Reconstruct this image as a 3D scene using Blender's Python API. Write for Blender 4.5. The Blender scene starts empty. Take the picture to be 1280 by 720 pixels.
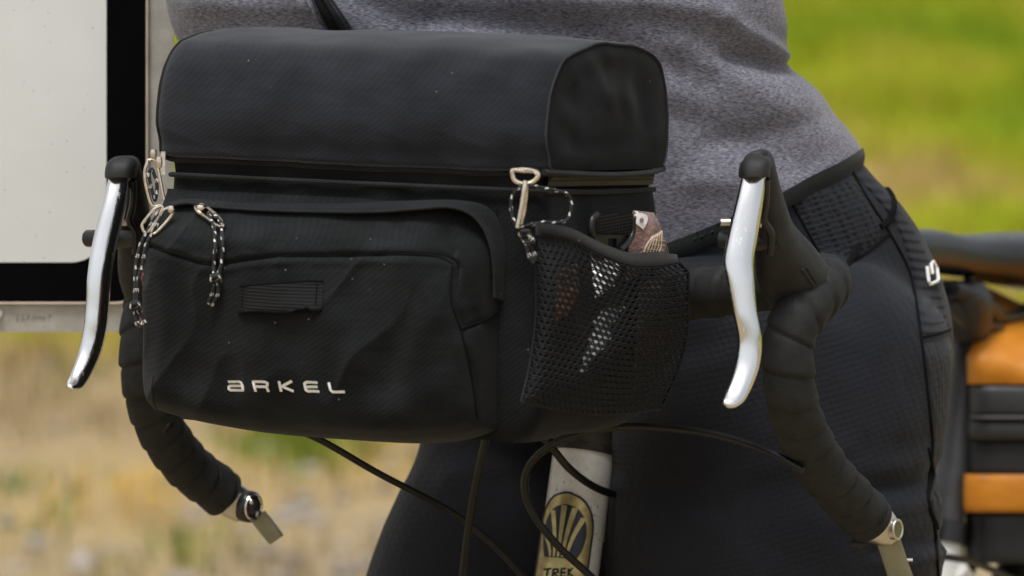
import bpy, bmesh, math, random
import numpy as np
from mathutils import Vector, Matrix, noise
from mathutils.bvhtree import BVHTree

random.seed(7); rng = np.random.default_rng(7)
scene = bpy.context.scene
COL = scene.collection
R = math.radians

# ------------------------------------------------------------------ camera
PITCH = R(6.0)
FOC = Vector((0.0, 0.0, 0.95))          # point in the middle of the picture, 4 m from the lens
DIST = 4.0
PX = 0.64 / 1280                        # metres per photo pixel at that distance
FWD = Vector((0, math.cos(PITCH), -math.sin(PITCH)))
UPV = Vector((0, math.sin(PITCH), math.cos(PITCH)))
XV = Vector((1, 0, 0))
CAM = FOC - FWD * DIST
cd = bpy.data.cameras.new('camera'); cam = bpy.data.objects.new('camera', cd); COL.objects.link(cam)
cam.location = CAM; cam.rotation_euler = (math.pi / 2 - PITCH, 0, 0)
cd.sensor_width = 36; cd.lens = 36 * DIST / 0.64
cd.clip_start = 0.05; cd.clip_end = 2000
cd.dof.use_dof = True; cd.dof.focus_distance = DIST + 0.17; cd.dof.aperture_fstop = 8.4
cd.dof.aperture_blades = 9
scene.camera = cam

# ------------------------------------------------------------------ light
SUN_EL, SUN_AZ = R(69), R(200)          # azimuth clockwise from +Y: behind the camera, to its left
world = bpy.data.worlds.new('World'); scene.world = world; world.use_nodes = True
wn = world.node_tree.nodes; wl = world.node_tree.links
wn.clear()
sky = wn.new('ShaderNodeTexSky'); sky.sky_type = 'NISHITA'; sky.sun_disc = False
sky.sun_elevation = SUN_EL; sky.sun_rotation = SUN_AZ
sky.air_density = 1.2; sky.dust_density = 3.0; sky.ozone_density = 1.0
hs = wn.new('ShaderNodeHueSaturation'); hs.inputs['Saturation'].default_value = 0.24
bg = wn.new('ShaderNodeBackground'); bg.inputs['Strength'].default_value = 0.15
wo = wn.new('ShaderNodeOutputWorld')
wl.new(sky.outputs[0], hs.inputs['Color']); wl.new(hs.outputs[0], bg.inputs[0]); wl.new(bg.outputs[0], wo.inputs[0])
sd = bpy.data.lights.new('sun', 'SUN'); sd.energy = 2.3; sd.angle = R(20); sd.color = (1.0, 0.985, 0.96)
sun = bpy.data.objects.new('sun', sd); COL.objects.link(sun)
to_sun = Vector((math.sin(SUN_AZ) * math.cos(SUN_EL), math.cos(SUN_AZ) * math.cos(SUN_EL), math.sin(SUN_EL)))
sun.rotation_euler = to_sun.to_track_quat('Z', 'Y').to_euler(); sun.location = (-3, -3, 6)
scene.view_settings.view_transform = 'Standard'; scene.view_settings.look = 'None'
scene.view_settings.gamma = 1; scene.view_settings.exposure = 0.0
scene.view_settings.use_curve_mapping = False

# ------------------------------------------------------------------ survey helpers
def at(px, py, d=0.0):
    """world point seen at photo pixel (px, py), d metres beyond the middle point"""
    D = DIST + d; s = PX * D / DIST
    return CAM + FWD * D + XV * ((px - 640) * s) + UPV * ((360 - py) * s)
def ray(px, py):
    return (at(px, py) - CAM).normalized()
TH = R(28)                              # heading of the bicycle
BF = Vector((-math.sin(TH), -math.cos(TH), 0)); BL = Vector((math.cos(TH), -math.sin(TH), 0)); ZZ = Vector((0, 0, 1))
TILT = R(4)                             # the bag leans back a little on its bracket
GF = BF * math.cos(TILT) + ZZ * math.sin(TILT); GU = ZZ * math.cos(TILT) - BF * math.sin(TILT)
GO = at(680, 207, 0)                    # lower front corner of the bag's lid
def bag(a, b, c): return GO + BL * a + GF * b + GU * c
def bag_b(px, py, b):                   # (a, c) on the bag plane b = const
    r = ray(px, py); o = GO + GF * b; t = (o - CAM).dot(GF) / r.dot(GF); q = CAM + r * t - GO
    return q.dot(BL), q.dot(GU)
def bag_a(px, py, a):                   # world point on the plane a = const
    r = ray(px, py); o = GO + BL * a; t = (o - CAM).dot(BL) / r.dot(BL); return CAM + r * t

def spline(pts, n):
    P = np.array([tuple(p) for p in pts], float)
    if len(P) == 2: return [Vector(P[0] + (P[1] - P[0]) * t) for t in np.linspace(0, 1, n)]
    Q = np.vstack([2 * P[0] - P[1], P, 2 * P[-1] - P[-2]])
    out = []
    for u in np.linspace(0, len(P) - 1, n):
        i = min(int(u), len(P) - 2); t = u - i
        p0, p1, p2, p3 = Q[i:i + 4]
        out.append(0.5 * (2 * p1 + (p2 - p0) * t + (2 * p0 - 5 * p1 + 4 * p2 - p3) * t * t + (3 * p1 - p0 - 3 * p2 + p3) * t ** 3))
    return [Vector(o) if len(o) == 3 else o for o in out]
def ci(x, xs, ys):
    """smooth curve through (xs, ys)"""
    xs = np.asarray(xs, float); ys = np.asarray(ys, float)
    x = min(max(x, xs[0]), xs[-1])
    i = min(max(int(np.searchsorted(xs, x) - 1), 0), len(xs) - 2)
    sl = np.diff(ys) / np.diff(xs)
    def m(k):
        if k == 0: return sl[0]
        if k == len(xs) - 1: return sl[-1]
        return 0.5 * (sl[k - 1] + sl[k]) if sl[k - 1] * sl[k] > 0 else 0.0
    h = xs[i + 1] - xs[i]; t = (x - xs[i]) / h
    return ((2*t**3-3*t*t+1)*ys[i] + (t**3-2*t*t+t)*h*m(i) + (-2*t**3+3*t*t)*ys[i+1] + (t**3-t*t)*h*m(i+1))
def seg_dist(x, y, s):
    x0, y0, x1, y1 = s; dx, dy = x1 - x0, y1 - y0
    t = ((x - x0) * dx + (y - y0) * dy) / (dx * dx + dy * dy + 1e-12); t = min(max(t, 0), 1)
    return math.hypot(x - x0 - t * dx, y - y0 - t * dy)
def nz(p, s=1.0, o=0.0): return noise.noise(Vector(p) * s + Vector((o, o * 1.7, -o)))

# ------------------------------------------------------------------ mesh builder
class MB:
    def __init__(s): s.v = []; s.f = []; s.uv = {}; s.mi = []
    def grid(s, fn, nu, nv, cu=False, cv=False):
        b = len(s.v)
        for j in range(nv):
            for i in range(nu): s.v.append(tuple(fn(i, j)))
        for j in range(nv if cv else nv - 1):
            for i in range(nu if cu else nu - 1):
                i2, j2 = (i + 1) % nu, (j + 1) % nv
                s.f.append((b + j*nu+i, b + j*nu+i2, b + j2*nu+i2, b + j2*nu+i))
        return b
    def loft(s, secs, n=24, caps=True):
        """secs: (centre, half axis A, half axis B, exponent)"""
        b = len(s.v)
        for c, A, B_, e in secs:
            if isinstance(e, tuple):                      # ('r', radius): rounded rectangle
                la, lb = A.length, B_.length; r = e[1]; sa, sb = 2 * (la - r), 2 * (lb - r); q = math.pi * r / 2; tot = 2 * (sa + sb) + 4 * q
                for k in range(n):
                    u = tot * k / n; x = y = 0
                    segs = ((sb, 'l', (la, -(lb - r)), (0, 1)), (q, 'a', (la - r, lb - r), 0), (sa, 'l', (la - r, lb), (-1, 0)), (q, 'a', (-(la - r), lb - r), 90),
                            (sb, 'l', (-la, lb - r), (0, -1)), (q, 'a', (-(la - r), -(lb - r)), 180), (sa, 'l', (-(la - r), -lb), (1, 0)), (q, 'a', (la - r, -(lb - r)), 270))
                    for L_, ty, o_, dd in segs:
                        if u > L_: u -= L_; continue
                        if ty == 'l': x, y = o_[0] + dd[0] * u, o_[1] + dd[1] * u
                        else:
                            an = R(dd) + u / r; x, y = o_[0] + r * math.cos(an), o_[1] + r * math.sin(an)
                        break
                    s.v.append(tuple(c + A * (x / la) + B_ * (y / lb)))
                continue
            for k in range(n):
                t = 2 * math.pi * k / n; x, y = math.cos(t), math.sin(t)
                x = math.copysign(abs(x) ** (2 / e), x); y = math.copysign(abs(y) ** (2 / e), y)
                s.v.append(tuple(c + A * x + B_ * y))
        m = len(secs)
        for j in range(m - 1):
            for k in range(n):
                k2 = (k + 1) % n
                s.f.append((b+j*n+k, b+j*n+k2, b+(j+1)*n+k2, b+(j+1)*n+k))
        if caps:
            s.f.append(tuple(b + k for k in reversed(range(n)))); s.f.append(tuple(b + (m-1)*n + k for k in range(n)))
        return s
    def tube(s, path, r, n=10, closed=False, caps=True, uv=True):
        path = [Vector(p) for p in path]; m = len(path); b = len(s.v)
        tg = []
        for i in range(m):
            p0 = path[(i-1) % m] if closed or i > 0 else path[0]; p1 = path[(i+1) % m] if closed or i < m-1 else path[-1]
            tg.append((p1 - p0).normalized())
        u = tg[0].orthogonal().normalized(); L = 0
        for i in range(m):
            u = (u - tg[i] * u.dot(tg[i])).normalized(); w = tg[i].cross(u)
            if i: L += (path[i] - path[i-1]).length
            for k in range(n):
                ph = 2 * math.pi * k / n
                rr = r(L, ph, i) if callable(r) else (r[i] if hasattr(r, '__len__') else r)
                s.uv[len(s.v)] = (L, k / n)
                s.v.append(tuple(path[i] + (u * math.cos(ph) + w * math.sin(ph)) * rr))
        for i in range(m if closed else m - 1):
            i2 = (i + 1) % m
            for k in range(n):
                k2 = (k + 1) % n; s.f.append((b+i*n+k, b+i*n+k2, b+i2*n+k2, b+i2*n+k))
        if caps and not closed:
            s.f.append(tuple(b + k for k in reversed(range(n)))); s.f.append(tuple(b + (m-1)*n + k for k in range(n)))
        return s
    def box(s, c, A, B_, C_):
        b = len(s.v); c = Vector(c)
        for x, y, z in ((-1,-1,-1),(1,-1,-1),(1,1,-1),(-1,1,-1),(-1,-1,1),(1,-1,1),(1,1,1),(-1,1,1)):
            s.v.append(tuple(c + A*x + B_*y + C_*z))
        for f in ((0,3,2,1),(4,5,6,7),(0,1,5,4),(1,2,6,5),(2,3,7,6),(3,0,4,7)): s.f.append(tuple(b + i for i in f))
        return s
    def plate(s, outline, n_vec, t):
        """flat plate: outline points, thickened backwards along n_vec by t"""
        b = len(s.v); m = len(outline)
        for p in outline: s.v.append(tuple(p))
        for p in outline: s.v.append(tuple(Vector(p) + n_vec * t))
        s.f.append(tuple(b + i for i in range(m))); s.f.append(tuple(b + m + i for i in reversed(range(m))))
        for i in range(m): s.f.append((b + i, b + m + i, b + m + (i+1) % m, b + (i+1) % m))
        return s
    def ball(s, c, r, n=10, sc=(1, 1, 1)):
        c = Vector(c); secs = []
        for j in range(n + 1):
            t = math.pi * (0.02 + 0.96 * j / n)
            secs.append((c + Vector((0, 0, math.cos(t) * r * sc[2])), Vector((math.sin(t) * r * sc[0], 0, 0)), Vector((0, math.sin(t) * r * sc[1], 0)), 2))
        return s.loft(secs, 2 * n)
    def build(s, name, mat, parent=None, smooth=True, ang=40, recalc=True):
        me = bpy.data.meshes.new(name); me.from_pydata(s.v, [], s.f); 
        if recalc:
            bm = bmesh.new(); bm.from_mesh(me); bmesh.ops.recalc_face_normals(bm, faces=bm.faces); bm.to_mesh(me); bm.free()
        if s.uv:
            ul = me.uv_layers.new(name='uv'); n = len(me.loops)
            vi = np.empty(n, np.int32); me.loops.foreach_get('vertex_index', vi)
            arr = np.array([s.uv.get(int(i), (0, 0)) for i in vi], np.float32)
            ul.data.foreach_set('uv', arr.ravel())
        if smooth:
            me.shade_smooth()
            if ang: me.set_sharp_from_angle(angle=R(ang))
        me.materials.append(mat)
        o = bpy.data.objects.new(name, me); COL.objects.link(o)
        if parent: adopt(o, parent)
        return o
def adopt(o, parent):
    bpy.context.view_layer.update() if False else None
    o.parent = parent
    if parent.type == 'EMPTY': o.matrix_parent_inverse = Matrix.Translation(-Vector(parent.location))
def thing(name, loc, label, cat, group=None):
    o = bpy.data.objects.new(name, None); COL.objects.link(o); o.location = loc; o.empty_display_size = 0.05
    return tag(o, label, cat, group)
def tag(o, label=None, cat=None, group=None, kind=None):
    for k, v in (('label', label), ('category', cat), ('group', group), ('kind', kind)):
        if v: o[k] = v
    return o
class Caster:
    def __init__(s, *obs):
        v = []; f = []
        for o in obs:
            b = len(v); v += [p.co.copy() for p in o.data.vertices]; f += [tuple(b + i for i in p.vertices) for p in o.data.polygons]
        s.t = BVHTree.FromPolygons(v, f)
    def hit(s, px, py, off=0.0):
        r = ray(px, py); h = s.t.ray_cast(CAM, r)
        if h[0] is None:
            n = s.t.find_nearest(CAM + r * (DIST + 0.2)); p, nn = n[0], n[1]
        else: p, nn = h[0], h[1]
        if nn.dot(r) > 0: nn = -nn
        return p + nn * off
    def nearest(s, p, off=0.0):
        q, nn, _, _ = s.t.find_nearest(Vector(p))
        if nn.dot(q - CAM) > 0: nn = -nn
        return q + nn * off
def ribbon(mb, pts, nrm, w, th=0.0):
    """flat stroke of width w along 3-D pts"""
    pts = [Vector(p) for p in pts]; m = len(pts); b = len(mb.v)
    for i, p in enumerate(pts):
        t = (pts[min(i+1, m-1)] - pts[max(i-1, 0)]).normalized(); n = nrm; sd_ = t.cross(n).normalized() * (w / 2)
        # stretch mitres
        if 0 < i < m - 1:
            t1 = (pts[i] - pts[i-1]).normalized(); k = max(0.5, abs(t1.dot(t))); sd_ = sd_ / k
        mb.v.append(tuple(p - sd_)); mb.v.append(tuple(p + sd_))
    for i in range(m - 1): mb.f.append((b+2*i, b+2*i+1, b+2*i+3, b+2*i+2))
def dense(poly, step):
    out = []
    for (x0, y0), (x1, y1) in zip(poly[:-1], poly[1:]):
        n = max(1, int(math.hypot(x1-x0, y1-y0) / step))
        for i in range(n): out.append((x0 + (x1-x0)*i/n, y0 + (y1-y0)*i/n))
    out.append(poly[-1]); return out
def strokes(mb, polys, w, place):
    """lettering: each polyline a flat ribbon laid on a surface by place(x, y)"""
    for poly in polys:
        ribbon(mb, [place(x, y) for x, y in poly], -ray(*poly_mid(poly)) if False else -FWD, w)
def poly_mid(p): return p[len(p) // 2]

# ------------------------------------------------------------------ materials
def node_mat(name):
    m = bpy.data.materials.new(name); m.use_nodes = True; nt = m.node_tree
    return m, nt, nt.nodes['Principled BSDF']
def N(nt, t, **kw):
    n = nt.nodes.new(t)
    for k, v in kw.items():
        if k in n.inputs.keys() if hasattr(n.inputs, 'keys') else False: n.inputs[k].default_value = v
        else: setattr(n, k, v)
    return n
def pos(nt, scale=(1, 1, 1), rot=(0, 0, 0)):
    tc = nt.nodes.new('ShaderNodeTexCoord'); mp = nt.nodes.new('ShaderNodeMapping')
    mp.inputs['Scale'].default_value = scale; mp.inputs['Rotation'].default_value = rot
    nt.links.new(tc.outputs['Object'], mp.inputs[0]); return mp.outputs[0]
def noise_n(nt, vec, scale, detail=3, rough=0.5):
    n = nt.nodes.new('ShaderNodeTexNoise'); n.inputs['Scale'].default_value = scale; n.inputs['Detail'].default_value = detail
    n.inputs['Roughness'].default_value = rough
    if vec is not None: nt.links.new(vec, n.inputs['Vector'])
    return n.outputs['Fac']
def ramp(nt, fac, stops):
    r = nt.nodes.new('ShaderNodeValToRGB'); e = r.color_ramp.elements
    while len(e) > 1: e.remove(e[-1])
    e[0].position = stops[0][0]; e[0].color = (*stops[0][1], 1)
    for p, c in stops[1:]:
        x = e.new(p); x.color = (*c, 1)
    nt.links.new(fac, r.inputs[0]); return r.outputs[0]
def mixc(nt, fac, a, b):
    m = nt.nodes.new('ShaderNodeMix'); m.data_type = 'RGBA'
    for sock, val in ((m.inputs[0], fac), (m.inputs[6], a), (m.inputs[7], b)):
        if hasattr(val, 'is_linked'): nt.links.new(val, sock)
        elif isinstance(val, (int, float)): sock.default_value = val
        else: sock.default_value = (*val, 1)
    return m.outputs[2]
def math_n(nt, op, a, b=None):
    m = nt.nodes.new('ShaderNodeMath'); m.operation = op
    for s_, v in zip(m.inputs, (a, b)):
        if v is None: continue
        if hasattr(v, 'is_linked'): nt.links.new(v, s_)
        else: s_.default_value = v
    return m.outputs[0]
def bump(nt, bs, h, strength, dist):
    b = nt.nodes.new('ShaderNodeBump'); b.inputs['Strength'].default_value = strength; b.inputs['Distance'].default_value = dist
    nt.links.new(h, b.inputs['Height']); nt.links.new(b.outputs[0], bs.inputs['Normal'])
def fabric(name, col, rough=0.85, sheen=0.25, weave=1400, lint=True, var=0.35, wv=0.35, spec=0.14, sheen_r=0.5, twill=0.24):
    m, nt, bs = node_mat(name)
    v = pos(nt); big = noise_n(nt, v, 28, 4); fine = noise_n(nt, pos(nt, (1, 1, 1.6)), weave, 2)
    lo = tuple(c * (1 - var) for c in col); hi = tuple(c * (1 + var) for c in col)
    c = ramp(nt, big, [(0.3, lo), (0.7, hi)])
    if lint:
        vo = nt.nodes.new('ShaderNodeTexVoronoi'); vo.inputs['Scale'].default_value = 120; nt.links.new(v, vo.inputs['Vector'])
        spots = math_n(nt, 'LESS_THAN', vo.outputs['Distance'], 0.075)
        sel = math_n(nt, 'GREATER_THAN', noise_n(nt, v, 60, 1), 0.60)
        c = mixc(nt, math_n(nt, 'MULTIPLY', math_n(nt, 'MULTIPLY', spots, sel), 0.55), c, (0.22, 0.21, 0.19))
    w = nt.nodes.new('ShaderNodeTexWave'); w.inputs['Scale'].default_value = 172; w.inputs['Distortion'].default_value = 1.2; w.inputs['Detail Scale'].default_value = 2.0
    w.bands_direction = 'DIAGONAL'; nt.links.new(pos(nt, (1.0, 0.4, -1.0)), w.inputs['Vector'])
    sl = noise_n(nt, pos(nt, (40, 40, 500)), 1.0, 3, .6)
    tw = math_n(nt, 'ADD', math_n(nt, 'MULTIPLY', w.outputs['Fac'], twill), math_n(nt, 'ADD', math_n(nt, 'MULTIPLY', sl, .8), .60 - twill * .5))
    vm = nt.nodes.new('ShaderNodeVectorMath'); vm.operation = 'SCALE'; nt.links.new(c, vm.inputs[0]); nt.links.new(tw, vm.inputs['Scale']); c = vm.outputs[0]
    nt.links.new(c, bs.inputs['Base Color'])
    bs.inputs['Roughness'].default_value = rough; bs.inputs['Specular IOR Level'].default_value = spec
    bs.inputs['Sheen Weight'].default_value = sheen; bs.inputs['Sheen Roughness'].default_value = sheen_r
    # twill: two crossing wave sets
    
    h = math_n(nt, 'ADD', fine, math_n(nt, 'MULTIPLY', w.outputs['Fac'], 0.45))
    bump(nt, bs, h, wv, 0.0006)
    return m
def plain(name, col, rough=0.5, metal=0.0, var=0.15, vs=60, bmp=0.0, bs_scale=400, spec=0.5, coat=0.0):
    m, nt, bs = node_mat(name); v = pos(nt)
    c = ramp(nt, noise_n(nt, v, vs, 4), [(0.3, tuple(x * (1 - var) for x in col)), (0.7, tuple(min(1, x * (1 + var)) for x in col))])
    nt.links.new(c, bs.inputs['Base Color'])
    rr = nt.nodes.new('ShaderNodeMapRange'); rr.inputs[3].default_value = max(0.02, rough * 0.75); rr.inputs[4].default_value = min(1, rough * 1.3)
    nt.links.new(noise_n(nt, v, vs * 1.7, 3), rr.inputs[0]); nt.links.new(rr.outputs[0], bs.inputs['Roughness'])
    bs.inputs['Metallic'].default_value = metal; bs.inputs['Specular IOR Level'].default_value = spec
    bs.inputs['Coat Weight'].default_value = coat
    if bmp: bump(nt, bs, noise_n(nt, v, bs_scale, 3), bmp, 0.001)
    return m

M = {}
M['lid'] = fabric('black_cordura_lid', (0.0115, 0.0134, 0.0185), sheen=0.26, spec=.08, twill=.17, weave=1500, wv=0.25)
M['cloth'] = fabric('black_cordura', (0.0092, 0.0101, 0.0108), sheen=0.08, spec=.06, weave=1300, wv=0.4)
M['cloth_dark'] = fabric('black_lining', (0.006, 0.006, 0.006), sheen=0.02, lint=False)
M['trim'] = fabric('black_binding', (0.013, 0.0135, 0.014), sheen=0.10, weave=2200)
M['seam'] = plain('thread_and_seam_shade', (0.005, 0.005, 0.0055), 0.9, spec=.1)  # real thread, also the painted shadow line of the pocket seams
M['pipe'] = plain('grey_piping', (0.034, 0.035, 0.037), 0.85, spec=.15)
M['net'] = plain('black_netting', (0.009, 0.010, 0.0125), 0.7, spec=0.3)
M['plastic'] = plain('black_plastic', (0.010, 0.010, 0.011), 0.38, bmp=0.1)
M['rubber'] = plain('black_rubber', (0.016, 0.016, 0.0165), 0.62, var=0.25, bmp=0.25, bs_scale=900, spec=0.4)
M['tape'] = plain('black_bar_tape', (0.014, 0.0145, 0.0145), 0.72, var=0.3, vs=90, bmp=0.35, bs_scale=700, spec=0.35)
M['polished'] = plain('polished_aluminium', (0.80, 0.80, 0.79), 0.15, 1.0, var=0.05, vs=25)
M['alu'] = plain('satin_aluminium', (0.60, 0.58, 0.52), 0.32, 1.0, var=0.1)
M['nickel'] = plain('worn_nickel', (0.72, 0.63, 0.52), 0.25, 1.0, var=0.25, vs=200)
def worn(m):
    nt = m.node_tree; bs = nt.nodes['Principled BSDF']; f = noise_n(nt, pos(nt, (1200, 1200, 60)), 1.0, 3, .6); bump(nt, bs, f, .10, .0004)
    sc = ramp(nt, noise_n(nt, pos(nt, (500, 500, 90), (.3, .2, 0)), 1.0, 2), [(.66, (.16, .16, .16)), (.72, (.34, .34, .34))]); nt.links.new(sc, bs.inputs['Roughness'])
worn(M['polished'])
M['housing'] = plain('cable_housing', (0.008, 0.008, 0.008), 0.38, spec=0.35)
M['white_print'] = plain('white_print', (0.78, 0.77, 0.75), 0.6, var=0.08, vs=300)
M['black_metal'] = plain('black_metal', (0.012, 0.012, 0.012), 0.3)
M['brass'] = plain('brass_foil', (0.52, 0.41, 0.18), 0.36, 0.75, var=0.35, vs=110)
M['navy'] = plain('navy_enamel', (0.010, 0.012, 0.018), 0.35)
def cord_mat():
    m, nt, bs = node_mat('flecked_cord'); tc = nt.nodes.new('ShaderNodeTexCoord'); sp = nt.nodes.new('ShaderNodeSeparateXYZ')
    nt.links.new(tc.outputs['UV'], sp.inputs[0])
    s_ = math_n(nt, 'FRACT', math_n(nt, 'MULTIPLY', sp.outputs[0], 135.0))
    a = math_n(nt, 'LESS_THAN', s_, 0.34)
    p = math_n(nt, 'FRACT', math_n(nt, 'ADD', math_n(nt, 'MULTIPLY', sp.outputs[1], 2.0), math_n(nt, 'MULTIPLY', sp.outputs[0], 90.0)))
    b = math_n(nt, 'LESS_THAN', p, 0.36)
    c = mixc(nt, math_n(nt, 'MULTIPLY', a, b), (0.012, 0.012, 0.012), (0.75, 0.74, 0.71))
    nt.links.new(c, bs.inputs['Base Color']); bs.inputs['Roughness'].default_value = 0.7
    w = nt.nodes.new('ShaderNodeTexNoise'); w.inputs['Scale'].default_value = 1500; bump(nt, bs, w.outputs['Fac'], 0.4, 0.0005)
    return m
M['cord'] = cord_mat()
def webbing_mat():
    m, nt, bs = node_mat('black_webbing'); v = pos(nt)
    w = nt.nodes.new('ShaderNodeTexWave'); w.inputs['Scale'].default_value = 150; w.inputs['Distortion'].default_value = 0.2; w.bands_direction = 'Z'
    nt.links.new(v, w.inputs['Vector'])
    bs.inputs['Base Color'].default_value = (0.009, 0.009, 0.0093, 1); bs.inputs['Roughness'].default_value = 0.8; bs.inputs['Specular IOR Level'].default_value = 0.2
    w2 = nt.nodes.new('ShaderNodeTexWave'); w2.inputs['Scale'].default_value = 160; w2.bands_direction = 'X'; nt.links.new(v, w2.inputs['Vector'])
    bump(nt, bs, math_n(nt, 'ADD', w.outputs['Fac'], math_n(nt, 'MULTIPLY', w2.outputs['Fac'], 0.6)), 0.5, 0.0008)
    return m
M['webbing'] = webbing_mat()
def frame_paint():
    m, nt, bs = node_mat('silver_frame_paint'); v = pos(nt)
    rust = ramp(nt, noise_n(nt, v, 420, 4, 0.6), [(0.60, (0, 0, 0)), (0.68, (1, 1, 1))])
    patch = ramp(nt, noise_n(nt, v, 35, 2), [(0.42, (0, 0, 0)), (0.62, (1, 1, 1))])
    f = math_n(nt, 'MULTIPLY', rust, patch)
    base = ramp(nt, noise_n(nt, v, 90, 4), [(0.3, (0.62, 0.61, 0.57)), (0.7, (0.76, 0.75, 0.72))])
    nt.links.new(mixc(nt, math_n(nt, 'MULTIPLY', f, 0.85), base, (0.12, 0.075, 0.045)), bs.inputs['Base Color'])
    bs.inputs['Metallic'].default_value = 0.0; bs.inputs['Roughness'].default_value = 0.35; bs.inputs['Coat Weight'].default_value = 0.3
    return m
M['paint'] = frame_paint()
def heather():
    m, nt, bs = node_mat('heather_grey_knit')
    v = pos(nt, (190, 190, 1000), (0, R(22), 0)); a = noise_n(nt, v, 1.6, 3, 0.6)
    b = noise_n(nt, pos(nt, (300, 300, 1000), (0, R(20), 0)), 1.0, 3, 0.7)
    f = math_n(nt, 'ADD', math_n(nt, 'MULTIPLY', a, 0.62), math_n(nt, 'MULTIPLY', b, 0.38))
    c = ramp(nt, f, [(0.36, (0.042, 0.041, 0.052)), (0.50, (0.148, 0.147, 0.180)), (0.64, (0.285, 0.284, 0.333))])
    nt.links.new(c, bs.inputs['Base Color']); bs.inputs['Roughness'].default_value = 0.9
    bs.inputs['Sheen Weight'].default_value = 0.2; bs.inputs['Specular IOR Level'].default_value = 0.15
    bump(nt, bs, f, 0.35, 0.0012)
    return m
M['heather'] = heather()
def lycra(name, col, scale, strength, stretch=(1, 1, 1), ribs=False, holes=False):
    m, nt, bs = node_mat(name); v = pos(nt, stretch, (0, R(18), 0))
    if ribs:
        w = nt.nodes.new('ShaderNodeTexWave'); w.inputs['Scale'].default_value = scale; w.bands_direction = 'Z'; w.inputs['Distortion'].default_value = 0.4
        nt.links.new(pos(nt, (1, 1, 1), (0, R(-14), 0)), w.inputs['Vector']); h = w.outputs['Fac']
    else:
        vo = nt.nodes.new('ShaderNodeTexVoronoi'); vo.inputs['Scale'].default_value = scale; vo.inputs['Randomness'].default_value = 0.25
        nt.links.new(v, vo.inputs['Vector']); h = vo.outputs['Distance']
    if holes:
        c = ramp(nt, h, [(0.28, tuple(x * 0.25 for x in col)), (0.45, col)]); nt.links.new(c, bs.inputs['Base Color'])
    else:
        c = ramp(nt, noise_n(nt, pos(nt), 20, 3), [(0.3, tuple(x * 0.8 for x in col)), (0.7, tuple(x * 1.2 for x in col))]); nt.links.new(c, bs.inputs['Base Color'])
    bs.inputs['Roughness'].default_value = 0.7; bs.inputs['Sheen Weight'].default_value = 0.06; bs.inputs['Specular IOR Level'].default_value = 0.2
    bump(nt, bs, math_n(nt, 'ADD', h, math_n(nt, 'MULTIPLY', noise_n(nt, pos(nt), 900, 2), 0.25)), strength, 0.0016)
    return m
M['lycra'] = lycra('dimpled_black_lycra', (0.0078, 0.0090, 0.0135), 205, 0.34, (1, .5, 1.25))
M['lycra_rib'] = lycra('ribbed_black_lycra', (0.0115, 0.0130, 0.0200), 55, 0.7, ribs=True)
M['lycra_mesh'] = lycra('mesh_black_lycra', (0.012, 0.0135, 0.018), 190, 0.9, (1, 1, 1.4), holes=True)
M['hem'] = fabric('hem_elastic', (0.011, 0.0125, 0.0125), sheen=0.1, weave=1800, lint=False, wv=0.25)
M['skin'] = plain('skin', (0.42, 0.25, 0.18), 0.5, var=0.1, vs=40)
M['shoe'] = plain('shoe', (0.03, 0.03, 0.03), 0.5)
M['hair'] = plain('brown_hair', (0.05, 0.03, 0.02), 0.6)

# ------------------------------------------------------------------ ground
def ground_colour(nt):
    g = nt.nodes.new('ShaderNodeNewGeometry'); sp = nt.nodes.new('ShaderNodeSeparateXYZ'); nt.links.new(g.outputs['Position'], sp.inputs[0])
    mpg = nt.nodes.new('ShaderNodeMapping'); mpg.inputs['Scale'].default_value = (1.0, 0.34, 1.0); mpg.inputs['Location'].default_value = (12.3, 5.5, 0); nt.links.new(g.outputs['Position'], mpg.inputs[0]); P_ = mpg.outputs[0]
    n1 = noise_n(nt, P_, 1.25, 4, 0.6); n2 = noise_n(nt, P_, 3.6, 4, 0.6)
    # near the road edge the sward is dry and stony, farther out it is green
    y = nt.nodes.new('ShaderNodeMapRange'); y.inputs[1].default_value = 6.6; y.inputs[2].default_value = 9.4; nt.links.new(sp.outputs[1], y.inputs[0])
    n0 = noise_n(nt, P_, .55, 2, 0.5)
    k = math_n(nt, 'ADD', math_n(nt, 'ADD', math_n(nt, 'MULTIPLY', n1, 1.25), math_n(nt, 'SUBTRACT', math_n(nt, 'MULTIPLY', n0, .5), .375)), math_n(nt, 'SUBTRACT', math_n(nt, 'MULTIPLY', y.outputs[0], 0.37), 0.30))
    k = math_n(nt, 'ADD', k, math_n(nt, 'MULTIPLY', n2, 0.18))
    c = ramp(nt, k, [(0.28, (0.36, 0.27, 0.15)), (0.38, (0.42, 0.30, 0.125)), (0.46, (0.35, 0.265, 0.07)), (0.53, (0.31, 0.285, 0.035)), (0.62, (0.275, 0.30, 0.018)), (0.80, (0.17, 0.245, 0.015))])
    y2 = nt.nodes.new('ShaderNodeMapRange'); y2.inputs[1].default_value = 6.1; y2.inputs[2].default_value = 5.2; nt.links.new(sp.outputs[1], y2.inputs[0])
    st = math_n(nt, 'MULTIPLY', y2.outputs[0], ramp(nt, n2, [(0.35, (0.35, 0.35, 0.35)), (0.6, (1, 1, 1))]))
    return mixc(nt, st, c, (0.355, 0.28, 0.175)), n2
gm, nt, bs = node_mat('meadow_ground')
gc, gn = ground_colour(nt); nt.links.new(gc, bs.inputs['Base Color']); bs.inputs['Roughness'].default_value = 0.95; bs.inputs['Specular IOR Level'].default_value = 0.0
gg = nt.nodes.new('ShaderNodeNewGeometry'); bump(nt, bs, noise_n(nt, gg.outputs['Position'], 40, 5), 0.8, 0.02)
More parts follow.
